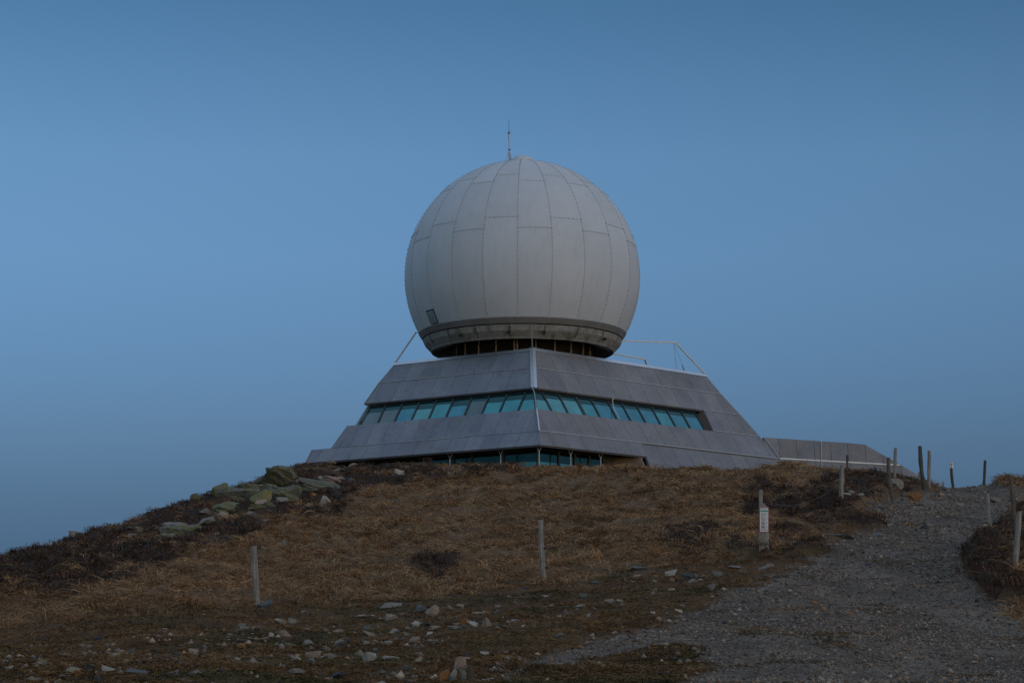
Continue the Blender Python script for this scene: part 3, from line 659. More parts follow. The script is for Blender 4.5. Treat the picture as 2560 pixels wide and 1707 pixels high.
# wing wall running off to the right
AZW = R(64); dW = np.array([math.sin(AZW), math.cos(AZW), 0]); nW = np.array([math.sin(AZW + math.pi / 2), math.cos(AZW + math.pi / 2), 0]); kW = 1 / math.tan(R(68))
WT0 = on_line(2, 1908, True); WT0[2] -= .03
def on_w(px, dz=0.0):
    lo, hi = -6.0, 60.0; b_ = WT0 + nW * kW * dz - (0, 0, dz)
    for _ in range(50):
        m = (lo + hi) / 2; p = b_ + dW * m; u = W0 / 2 + FPX * p[0] / (p[1] * cP + (p[2] - CZ) * sP)
        if u < px: lo = m
        else: hi = m
    return b_ + dW * lo
def wall_pt(px, py):
    """point of the wing's sloping face at a photo pixel"""
    lo, hi = -1.0, 8.0
    for _ in range(40):
        m = (lo + hi) / 2; p = on_w(px, m); v = H0 / 2 - FPX * ((p[2] - CZ) * cP - p[1] * sP) / (p[1] * cP + (p[2] - CZ) * sP)
        if v < py: lo = m
        else: hi = m
    return on_w(px, lo)
fW = nW * math.sin(R(68)) + np.array([0, 0, math.cos(R(68))])
tops = [1908, 1946, 1990, 2034, 2075, 2118, 2162, 2206, 2252, 2300, 2350]
def top_y(px): return 1093 + (px - 1908) * (1109.5 - 1093) / (2160 - 1908) if px <= 2160 else 1109.5 + (px - 2160) * (1215 - 1109.5) / (2345 - 2160)
mb = MB(); mbc = MB()
for a, b in zip(tops[:-1], tops[1:]):
    A1, B1 = wall_pt(a, top_y(a)), wall_pt(b, top_y(b)); g = dW * .012
    lean = 17 if a > 1910 else 44
    A0 = on_w(a + lean, 4.2) + g; B0 = on_w(b + (17 if b > 1910 else 44), 4.2) - g; A1 = A1 + g; B1 = B1 - g
    c = np.array([0.184, 0.181, 0.188]) * random.uniform(.88, 1.1); mb.hexa([A0 - fW * .15, B0 - fW * .15, B1 - fW * .15, A1 - fW * .15], [A0, B0, B1, A1], tuple(c))
    bk = -nW * 5; mbc.hexa([A0 - g - fW * .17, B0 + g - fW * .17, B0 + bk, A0 + bk], [A1 - fW * .17 - (0, 0, .03), B1 - fW * .17 - (0, 0, .03), B1 + bk - (0, 0, .03), A1 + bk - (0, 0, .03)])
wing = part(mb, 'wing_wall', M['wall']); part(mbc, 'wing_core', M['core'])
upW = np.array([-nW[0] * kW, -nW[1] * kW, 1])
a, b = wall_pt(1951, 1147.5), wall_pt(2249, 1164); strip(a, b, upW, fW, .07, .1, .03).build('flashing', M['beam'], wing)
mb = MB(); mb.tube([wall_pt(2052, 1104) + fW * .05, wall_pt(2053, 1180) + fW * .05], .022, 8); mb.build('downpipe', M['strip'], wing)
a, b = wall_pt(1912, 1095), wall_pt(1956, 1158); mb = MB(); mb.tube([a + fW * .03, b + fW * .03], .025, 6); mb.build('seam_flashing', M['strip'], wing)

#--DOME--
# ------------------------------------------------------------------ radome
DY = 115.5; DC = at(1306, 695, DY); DR = 294.5 / FPX * np.linalg.norm([DY * 1.0, DC[2] - CZ]) * 1.0
DR *= 0.998
ang0 = R(180)                                  # azimuth of the side turned to the camera
def sph(lat, az, r=None):
    r = r or DR; return np.array([DC[0] + r * math.cos(lat) * math.sin(az), DC[1] + r * math.cos(lat) * math.cos(az), DC[2] + r * math.sin(lat)])
NG = 22; GA = 2 * math.pi / NG; PH = math.pi - R(-2.5)     # camera-side seam lies 2.5 degrees left
z_band = at(1306, 836, DY)[2]; LATB = math.asin((z_band - DC[2]) / DR)
LATT = R(84)
rows_a = [LATB, R(13.5), R(42.5), LATT]; rows_b = [LATB, R(19), R(48), LATT]
mb = MB(); bolts = MB(); lines = MB(); random.seed(11)
for g in range(NG):
    a0 = PH - g * GA; a1 = a0 - GA; rows = rows_b if g % 2 == 1 else rows_a
    for k in range(3):
        c = tuple(np.array([0.475, 0.50, 0.535]) * random.uniform(0.955, 1.035)); nl = 12 if k < 2 else 10; na = 5
        V = []; F = []
        for i in range(nl + 1):
            la = rows[k] + (rows[k + 1] - rows[k]) * i / nl
            for j in range(na + 1): V.append(sph(la, a0 + (a1 - a0) * j / na))
        for i in range(nl):
            for j in range(na): F.append([i * (na + 1) + j + 1, i * (na + 1) + j, (i + 1) * (na + 1) + j, (i + 1) * (na + 1) + j + 1])
        mb.add(V, F, c)
        if k: # horizontal seam below this panel
            la = rows[k]; m_ = int(abs(a1 - a0) * math.cos(la) * DR / 0.21)
            for j in range(m_ + 1):
                aa = a0 + (a1 - a0) * j / m_; p = sph(la, aa, DR + .012); bolts.box(p, .048, .036, .048, -aa)
            for j in range(6):
                aa, ab = a0 + (a1 - a0) * j / 6, a0 + (a1 - a0) * (j + 1) / 6
                lines.add([sph(la - .0016, aa, DR + .006), sph(la - .0016, ab, DR + .006), sph(la + .0016, ab, DR + .006), sph(la + .0016, aa, DR + .006), sph(la - .0016, aa, DR - .02), sph(la - .0016, ab, DR - .02), sph(la + .0016, ab, DR - .02), sph(la + .0016, aa, DR - .02)], [[0, 1, 2, 3], [0, 4, 5, 1], [3, 2, 6, 7]])
    m_ = int((LATT - LATB) * DR / .235)
    for j in range(m_ + 1):
        la = LATB + (LATT - LATB) * j / m_; p = sph(la, a0, DR + .012); bolts.box(p, .048, .036, .048, -a0)
    for j in range(30):
        la, lb = LATB + (LATT - LATB) * j / 30, LATB + (LATT - LATB) * (j + 1) / 30; wa, wb = .007 / math.cos(la) / DR, .007 / math.cos(lb) / DR
        lines.add([sph(la, a0 - wa, DR + .006), sph(lb, a0 - wb, DR + .006), sph(lb, a0 + wb, DR + .006), sph(la, a0 + wa, DR + .006), sph(la, a0 - wa, DR - .02), sph(lb, a0 - wb, DR - .02), sph(lb, a0 + wb, DR - .02), sph(la, a0 + wa, DR - .02)], [[0, 1, 2, 3], [0, 4, 5, 1], [3, 2, 6, 7]])
dome = part(mb, 'radome', M['dome'], smooth=True)
bolts.build('seam_bolts', M['seam'], dome); 
M['seamline'] = plain('seam_line', (0.41, 0.43, 0.46), 0.7, 0, .1); lines.build('panel_seam', M['seamline'], dome)
zt = DC[2] + DR
mb = MB(); mb.lathe(DC[0], DC[1], [(0, zt + .34), (.42, zt + .33), (.56, zt + .22), (.74, zt - .05), (.74, zt - .2)], 32, (.475, .5, .535)); mb.build('dome_cap', M['dome'], dome, True)
# louvred vent low on the left of the dome
lv_, av = None, None
best = 1e9
for la in np.linspace(-.6, .2, 161):
    for aa in np.linspace(math.pi * .9, math.pi * 1.6, 281):
        p = sph(la, aa); w = p[1] * cP + (p[2] - CZ) * sP; u = W0 / 2 + FPX * p[0] / w; v = H0 / 2 - FPX * ((p[2] - CZ) * cP - p[1] * sP) / w
        if (u - 1081) ** 2 + (v - 791) ** 2 < best: best = (u - 1081) ** 2 + (v - 791) ** 2; lv_, av = la, aa
ha, hb = .058, .060
mb = MB(); o_ = lambda la, aa, r: sph(la, aa, DR + r)
for la0, la1, a_, b_ in ((-hb, -hb + .008, -ha, ha), (hb - .008, hb, -ha, ha), (-hb, hb, -ha, -ha + .009), (-hb, hb, ha - .009, ha)):
    P = [o_(lv_ + la0, av + a_, .05), o_(lv_ + la0, av + b_, .05), o_(lv_ + la1, av + b_, .05), o_(lv_ + la1, av + a_, .05)]; Q = [o_(lv_ + la0, av + a_, -.05), o_(lv_ + la0, av + b_, -.05), o_(lv_ + la1, av + b_, -.05), o_(lv_ + la1, av + a_, -.05)]; mb.hexa(Q, P, m=0)
for i in range(7):
    l0 = -hb + .010 + (2 * hb - .016) * i / 7
    P = [o_(lv_ + l0, av - ha, .05), o_(lv_ + l0, av + ha, .05), o_(lv_ + l0 + .009, av + ha, .02), o_(lv_ + l0 + .009, av - ha, .02)]; Q = [p - np.array([0, 0, .02]) for p in P]; mb.hexa(Q, P, m=1)
P = [o_(lv_ - hb, av - ha, .004), o_(lv_ - hb, av + ha, .004), o_(lv_ + hb, av + ha, .004), o_(lv_ + hb, av - ha, .004)]; Q = [o_(lv_ - hb, av - ha, -.05), o_(lv_ - hb, av + ha, -.05), o_(lv_ + hb, av + ha, -.05), o_(lv_ + hb, av - ha, -.05)]; mb.hexa(Q, P, m=2)
mb.build('vent', None, dome, mats=[M['frame'], M['ventslat'], M['black']])
# band, bowl, drum
rB = math.cos(LATB) * DR
px_m = np.linalg.norm([DY, DC[2] - CZ]) / FPX
zb2 = z_band - 15 * px_m; r2 = rB - 9 * px_m
zc = z_band - 43 * px_m; r3 = 229 * px_m
zlip = zc - 4 * px_m; r4 = 214 * px_m; r5 = 181 * px_m
mb = MB(); mb.lathe(DC[0], DC[1], [(rB - .3, z_band + .02), (rB + .02, z_band + .02), (rB + .03, z_band - .02), (r2 + .03, zb2 + .03), (r2 - .12, zb2 + .03)], 96); part(mb, 'dome_band', M['band'], smooth=False)
mb = MB(); prof = [(r2 - .3, zb2 - .02), (r2 - .02, zb2 - .02), (r2 - .02 + (r3 - r2) * .5 + .10, (zb2 + zc) / 2), (r3, zc), (r3 - .05, zlip), (r4, zlip + .03), (r5 + .05, zlip + .22), (r5 - .05, zlip + .6)]
mb.lathe(DC[0], DC[1], prof, 96); ring = part(mb, 'support_ring', M['concrete'])
for k in range(18):
    mb = MB(); a = 2 * math.pi * k / 18 + .13
    pts = [(r2 - .005, zb2 - .05), (r2 - .02 + (r3 - r2) * .5 + .106, (zb2 + zc) / 2), (r3 + .006, zc)]
    mb.tube([(DC[0] + r * math.sin(a), DC[1] + r * math.cos(a), z) for r, z in pts], .014, 5)
    mb.build('ring_joint', M['core'], ring)
for a in (R(180 - 12), R(180 - 2) - R(-10), R(180 + 38), R(180 - 55)):
    r = (r2 + r3) / 2 + .09; mb = MB(); mb.box((DC[0] + r * math.sin(a), DC[1] + r * math.cos(a), (zb2 + zc) / 2 - .12), .16, .1, .12, -a); mb.build('scupper', M['black'], ring)
zr = ZL[5] - .05
mb = MB(); mb.lathe(DC[0], DC[1], [(r5 - .42, zlip + .6), (r5 - .42, zr)], 72); drum = part(mb, 'drum', M['core'])
mb = MB(); nsl = 11
for i in range(nsl):
    z = zr + .05 + (zlip + .5 - zr - .05) * i / nsl; h_ = (zlip + .5 - zr) / nsl
    mb.lathe(DC[0], DC[1], [(r5 - .1, z + h_ * .1), (r5 - .2, z + h_ * .62), (r5 - .21, z + h_ * .56), (r5 - .11, z + h_ * .02), (r5 - .1, z + h_ * .1)], 72)
mb.build('louvre', M['louvre'], drum)
for k in range(22):
    mb = MB(); a = 2 * math.pi * (k + .35) / 22; r = r5 - .20
    for da in ((-.02, .02) if k % 5 == 1 else (0,)):
        mb.tube([(DC[0] + r * math.sin(a + da), DC[1] + r * math.cos(a + da), zr), (DC[0] + r * math.sin(a + da), DC[1] + r * math.cos(a + da), zlip + .5)], .05, 4, square=True)
    mb.build('louvre_mullion', M['lmull'], drum)
# bent braces from the ring to the roof corners
def brace(pts, w, mat='beam'):
    m_ = MB(); m_.tube(pts, w, 4, square=True); m_.tube([np.array(pts[-1]) - (0, 0, .02), np.array(pts[-1]) + (0, 0, .05)], w * 1.8, 8); return part(m_, 'roof_brace', M[mat])
RC5 = ER[6]; p1 = at(1689, 856, 117.8); brace([at(1548, 852, 116.2), p1, RC5 - dR * .15 + (0, 0, .05)], .045)
p2 = at(1040, 831, 114.6); brace([at(1056, 833, 115.0), p2, EL[6] + (0, 0, .03) + dR * .1], .045)
brace([at(1528, 883, 119.5), at(1612, 898, 122.5), at(1618, 914, 123.2)], .05)
brace([at(1326, 797, 110.9), at(1328.5, 800, 110.4), at(1331, 870, 109.9)], .028, 'band')
mb = MB(); mb.tube([p1 - (0, 0, .05) + (-.1, 0, 0), at(1692, 925, 118.2)], .008, 4); mb.tube([p1 - (0, 0, .05) + (-.1, 0, 0), at(1712, 927, 118.3)], .008, 4); part(mb, 'stay_wire', M['wire'])
mb = MB(); mb.tube([at(1705, 912, 118.6), at(1711, 928, 118.6)], .02, 5); part(mb, 'roof_pin', M['wire'])
# antenna mast
bz = at(1274, 400, DY); mz = at(1272.5, 334, DY); tip = at(1272, 297, DY)
mb = MB(); mb.tube([bz - (0, 0, .5), bz + (mz - bz) * .32], .05, 8); mb.tube([bz + (mz - bz) * .32, bz + (mz - bz) * .8], .035, 8); mb.tube([bz + (mz - bz) * .78, mz], .05, 8)
for a in range(3): mb.tube([bz + (mz - bz) * .36, bz + np.array([.32 * math.sin(a * 2.1 + .4), .32 * math.cos(a * 2.1 + .4), -.35])], .015, 5)
mast = part(mb, 'antenna_mast', M['strip']); mb = MB(); mb.tube([mz, tip], [.016, .006], 5); mb.build('whip', M['wire'], mast)
mb = MB(); mb.tube([mz - (0, 0, .02), mz + (0, 0, .06)], .06, 8); mb.build('clamp', M['ink'], mast); mb = MB(); mb.tube([bz + (mz - bz) * .36, bz + (mz - bz) * .40], .06, 8); mb.build('clamp', M['ink'], mast)

#--FENCE--
# ------------------------------------------------------------------ fence posts
def post(name, top, bot, wpx, mat, label, Y=None, bends=0, knob=0, group='weathered fence posts on the hill', cap=None, pts=None, ins=None):
    b = spot(*bot) if Y is None else at(bot[0], bot[1], Y)
    t = at(top[0], top[1], b[1]); w = wpx * b[1] / FPX / 2
    r_ = random.Random(hash((round(top[0]), 5)) & 0xffff); n = 9; P = []; rad = []
    lower = b - (t - b) / np.linalg.norm(t - b) * .45
    for i in range(n):
        k = i / (n - 1); p = lower + (t - lower) * k
        if 0 < i < n - 1: p = p + np.array([math.sin(k * 5 + 1) * bends * .05 + r_.uniform(-1, 1) * w * .12, r_.uniform(-1, 1) * w * .1, 0])
        if pts: p = p + np.array([np.interp(k, [a for a, c in pts], [c for a, c in pts]) * b[1] / FPX, 0, 0])
        P.append(p); rad.append(w * 1.2 * (1.06 - .12 * k) * (1 + knob * r_.uniform(-.5, 1)))
    m_ = MB(); m_.tube(P, rad, 7); 
    # knock the ring off round: split edges and flats
    V = np.array(m_.v); V[:-0 or None, :2] += np.array([[r_.uniform(-1, 1) * w * .13, r_.uniform(-1, 1) * w * .13] for _ in range(len(V))])[:, :]
    V[-7:, 2] += np.array([r_.uniform(-1, 1) * w * .6 for _ in range(7)]); m_.v = [tuple(v) for v in V]
    o = m_.build(name, mat, None, org=b); tag(o, label, 'post', group)
    for kx in ins or []:
        q = lower + (t - lower) * kx; s_ = MB(); s_.tube([q + (w * .6, -w * .3, 0), q + (w * 1.9, -w * .4, .0)], [w * .35, w * .5], 7); s_.tube([q + (w * 1.7, -w * .4, -w * .5), q + (w * 1.7, -w * .4, w * .5)], w * .45, 7); s_.build('insulator', M['plastic'], o)
    if cap:
        s_ = MB(); tt = t + (t - b) / np.linalg.norm(t - b) * .0; s_.tube([tt - (0, 0, cap), tt + (0, 0, .01)], w * 1.6, 8); c_ = s_.build('marker_cap', M['white'], o)
        s_ = MB(); s_.box(tt + (0, -w * 1.55, -.06), w * 1.4, .02, .05); s_.box(tt + (0, -w * 1.55, -.17), w * .7, .02, .09, m=1); s_.build('marker_print', None, c_, mats=[M['ink'], M['red']])
    return o, t, b
WD, DK, BR = M['wood'], M['wood_dark'], M['wood_brown']
post('fence_post', (634, 1366), (642, 1521), 14, WD, 'grey fence post standing alone in the grass beside a bluish stone block', bends=0)
post('fence_post', (1351, 1300), (1360, 1443), 12, WD, 'cracked pale fence post with two black insulators in the middle of the grass slope', bends=.1, ins=[.66, .42], pts=[(0, 0), (.3, -1), (.6, -2), (1, 0)])
_, tD, bD = post('fence_post', (2105, 1164), (2102, 1273), 10, WD, 'straight grey fence post in dark heather, next post behind the signboard', knob=.08)
_, tE, bE = post('fence_post', (2221, 1144), (2231, 1256), 8, BR, 'brown crooked fence post at the stony path edge beside the grey boulder', bends=.6, knob=.25)
post('fence_post', (2239, 1119), (2236, 1196), 7, WD, 'grey fence post standing against the end of the sloping wing wall', Y=84, knob=.1)
post('fence_post', (2300, 1116), (2309, 1223), 9, DK, 'dark knobby fence post, the taller of the pair leaning left at the path crest', bends=.5, knob=.3)
post('fence_post', (2323, 1127), (2322, 1219), 7.5, WD, 'straight slim fence post right of the dark knobby one at the path crest', knob=.15)
post('fence_post', (2378, 1157), (2382, 1219), 6, DK, 'short dark post capped with a white and red trail marker on the skyline', Y=89, bends=.3, cap=.22)
post('fence_post', (2463, 1151), (2460, 1213), 6, DK, 'slim dark post against the sky left of the grassy bank', Y=88.5, knob=.1)
post('post_stump', (2358, 1204), (2357, 1219), 4.5, WD, 'tiny grey post stump on the skyline left of the capped trail marker', Y=90)
post('post_stump', (2299, 1180), (2299, 1218), 6, WD, 'short pale post half hidden behind the dark knobby fence post', Y=86)
post('fence_post', (2468, 1233), (2484, 1359), 9, WD, 'bowed grey fence post leaning left over the right edge of the path', knob=.1, pts=[(0, 0), (.35, -3), (.7, -4), (1, 0)])
post('fence_post', (2527, 1198), (2541, 1345), 9, BR, 'tall leaning brown fence post on the right bank, behind the split pale one', Y=54, knob=.12)
post('fence_post', (2549, 1278), (2539, 1440), 12, WD, 'split pale grey fence post nearest the camera on the right bank', knob=.08)
post('fence_post', (2118, 1138), (2118, 1176), 4.5, DK, 'thin dark post in front of the low wing wall, right of its downpipe', Y=92, knob=.15)
# signpost: board on a narrow post, with its notice
sb = spot(1909, 1385); Ys = sb[1]
SG = empty('signpost', sb, 'wooden signpost with a white notice of rules and pictograms beside the path', 'signpost')
def sq(px, py, dy=0.0): return at(px, py, Ys) + np.array([0, dy, 0])
mb = MB(); mb.hexa([sq(1898, 1400), sq(1922, 1400), sq(1922, 1400, .07), sq(1898, 1400, .07)], [sq(1899, 1249), sq(1922, 1268), sq(1922, 1268, .07), sq(1899, 1249, .07)]); mb.build('board', M['wood'], SG)
mb = MB(); mb.hexa([sq(1899, 1400, .075), sq(1908, 1400, .075), sq(1908, 1400, .17), sq(1899, 1400, .17)], [sq(1899, 1224, .075), sq(1908, 1222, .075), sq(1908, 1222, .17), sq(1899, 1224, .17)]); mb.build('post', M['wood'], SG)
def plate(x0, y0, x1, y1, d0, d1): m_ = MB(); m_.hexa([sq(x0, y1, d0), sq(x1, y1, d0), sq(x1, y1, d1), sq(x0, y1, d1)], [sq(x0, y0, d0), sq(x1, y0, d0), sq(x1, y0, d1), sq(x0, y0, d1)]); return m_
pn = plate(1898.6, 1267.5, 1921.4, 1329.5, -.012, -.002).build('notice', M['red'], SG)
plate(1900.0, 1268.8, 1920.2, 1328.4, -.016, -.013).build('notice_face', M['white'], pn)
def prints(name, rects, mat):
    m_ = MB()
    for x0, y0, x1, y1 in rects: q = plate(x0, y0, x1, y1, -.020, -.017); m_.add(q.v, q.f)
    m_.build(name, mat, pn)
prints('green_print', [(1901, 1275, 1919.6, 1278.8), (1901, 1270, 1904.2, 1272.8), (1904.5, 1284.8, 1910.5, 1287)], M['green'])
fr = []
for y0 in (1281.5, 1292, 1302.5, 1313): fr += [(1903.4, y0, 1912, y0 + .7), (1903.4, y0 + 8, 1912, y0 + 8.7), (1903.4, y0, 1904.1, y0 + 8.5), (1911.4, y0, 1912, y0 + 8.5)]
fr += [(1906, 1305, 1909, 1309), (1905.4, 1315, 1909.6, 1318.6), (1906.5, 1295, 1907.6, 1299)]
prints('pictograms', fr, M['ink'])
tx = []
for y0 in (1282, 1292.5, 1303, 1313.5): tx += [(1913.4, y0 + k * 1.9, 1918.6 - (k % 2) * 1.4, y0 + k * 1.9 + .7) for k in range(4)]
tx += [(1905, 1270.3, 1918.8, 1271.1), (1905, 1272, 1917, 1272.6)]
prints('text_lines', tx, M['paleink'])
prints('footer_symbols', [(1901.4 + k * 3.8, 1322.5, 1903.8 + k * 3.8, 1326.2) for k in range(5)], M['paleink'])
m_ = MB()
for y0 in (1292, 1302.5, 1313): m_.tube([sq(1904, y0 + .8, -.02), sq(1911.5, y0 + 8, -.02)], .004, 4)
m_.build('prohibition_stroke', M['red'], pn)
# sagging wire between signpost, grey post and brown post
def wire(a, b, sag, label):
    pts = [a + (b - a) * k - np.array([0, 0, sag * 4 * k * (1 - k)]) for k in np.linspace(0, 1, 12)]; m_ = MB(); m_.tube(pts, .004, 4); o = m_.build('fence_wire', M['wire'], None, org=a); tag(o, label, 'wire', 'sagging fence wires')
wire(sq(1912, 1256, .1), bD + (tD - bD) * .62, .3, 'thin slack wire running from the signpost to the grey post behind it')
wire(bD + (tD - bD) * .5, bE + (tE - bE) * .55, .25, 'thin wire running between the grey heather post and the brown crooked post')

#--ROCKS--
# ------------------------------------------------------------------ rocks and stones
def hull_rock(seed, npt, boxy, sub, rough, elong=1.0):
    """angular broken stone: hull of random points, edges nicked, faces roughened"""
    import bmesh
    g = np.random.default_rng(seed); P = g.normal(size=(npt, 3)); P /= np.linalg.norm(P, axis=1)[:, None]
    P = np.sign(P) * np.abs(P) ** boxy; P *= g.uniform(.75, 1.1, (npt, 1)); P[:, 0] *= elong
    bm = bmesh.new()
    for p in P: bm.verts.new(p)
    r = bmesh.ops.convex_hull(bm, input=bm.verts[:])
    bmesh.ops.delete(bm, geom=[v for v in bm.verts if not v.link_faces], context='VERTS')
    bmesh.ops.dissolve_limit(bm, angle_limit=R(17), verts=bm.verts[:], edges=bm.edges[:])
    bmesh.ops.bevel(bm, geom=bm.edges[:], offset=.02, segments=1, affect='EDGES')
    bmesh.ops.triangulate(bm, faces=bm.faces[:])
    if sub: bmesh.ops.subdivide_edges(bm, edges=bm.edges[:], cuts=sub, use_grid_fill=True); bmesh.ops.triangulate(bm, faces=bm.faces[:])
    bm.verts.ensure_lookup_table(); bm.verts.index_update()
    V = np.array([v.co for v in bm.verts]); F = [[v.index for v in f.verts] for f in bm.faces]; bm.free()
    n = fbm(V[:, 0] * 2.1 + seed + V[:, 2] * 1.3, V[:, 1] * 2.1 + V[:, 2] * 1.7, seed, 4)
    V = V * (1 + rough * n)[:, None]
    mn, mx = V.min(0), V.max(0); return (V - (mn + mx) / 2) / ((mx - mn) / 2), F
SHAPES = [hull_rock(100 + k, 9 + (k * 3) % 7, (.9, 1.0, 1.15)[k % 3], 2, .17) for k in range(16)]
BLOCKS = [hull_rock(300 + k, 13, .75, 2, .15) for k in range(4)]
BEDS = [hull_rock(500 + k, 22, 1.0, 4, .5) for k in range(3)] + [hull_rock(600 + k, 13 + 2 * k, .9, 4, .42) for k in range(4)]
PLACED = []
ROCKM = {}
def rock(px, py, w, h, colour, label=None, name=None, group=None, shape=None, tilt=0.0, depth=None, sink=.26):
    if shape is not None and shape < 100 and w > 40 and h > w * .3: shape = 203 + shape % 4
    p = spot(px, py); k = p[1] / FPX; sx = w * k / 2; sz = h * k / 2; sy = depth * k / 2 if depth else min(max(sx * .75, sz * .8), sx * 1.1)
    idx = shape if shape is not None else random.randrange(len(SHAPES)); key = (idx, colour)
    S = BEDS[idx - 200] if idx >= 200 else BLOCKS[idx - 100] if idx >= 100 else SHAPES[idx]
    if key not in ROCKM:
        me = bpy.data.meshes.new('stone'); me.from_pydata([tuple(v) for v in S[0]], [], S[1]); me.materials.append(RC[colour]); ROCKM[key] = me
    # apply the size to real mesh data only through object scale; keeps the copies light
    o = bpy.data.objects.new(name or ('boulder' if w > 40 else 'stone'), ROCKM[key]); col.objects.link(o)
    o.location = (p[0], p[1] + sy * .5, p[2] + sz * (1 - sink) * .92); o.scale = (sx, sy, sz * (1 + sink * .6)); o.rotation_euler = (random.uniform(-.2, .2), tilt + (random.uniform(-.22, .22) if w < 34 else 0), random.uniform(-.35, .35))
    PLACED.append([o, px, py, w, h, colour, label]); tag(o, label, 'rock' if w > 34 else 'stone', group); return o
G1 = 'rocks of the lichened outcrop'
for a in [(603, 1272, 150, 58, 'bed', 'broad half buried bedrock hump under the yellow and green lichened slabs', 200), (706, 1262, 110, 44, 'bed', 'grey bedrock hump rising from heather below the largest skyline boulder', 201),
          (800, 1226, 120, 40, 'bed', 'low bedrock hump in the heather between the outcrop and the building corner', 202), (448, 1342, 110, 34, 'bed', 'half buried bedrock hump at the lower left end of the outcrop', 201), (845, 1200, 80, 24, 'bed', 'dull bedrock hump breaking the ground at the building corner', 200)]:
    rock(a[0], a[1], a[2], a[3], a[4], a[5], shape=a[6], group=G1, name='bedrock', sink=.5, depth=a[2] * .5)
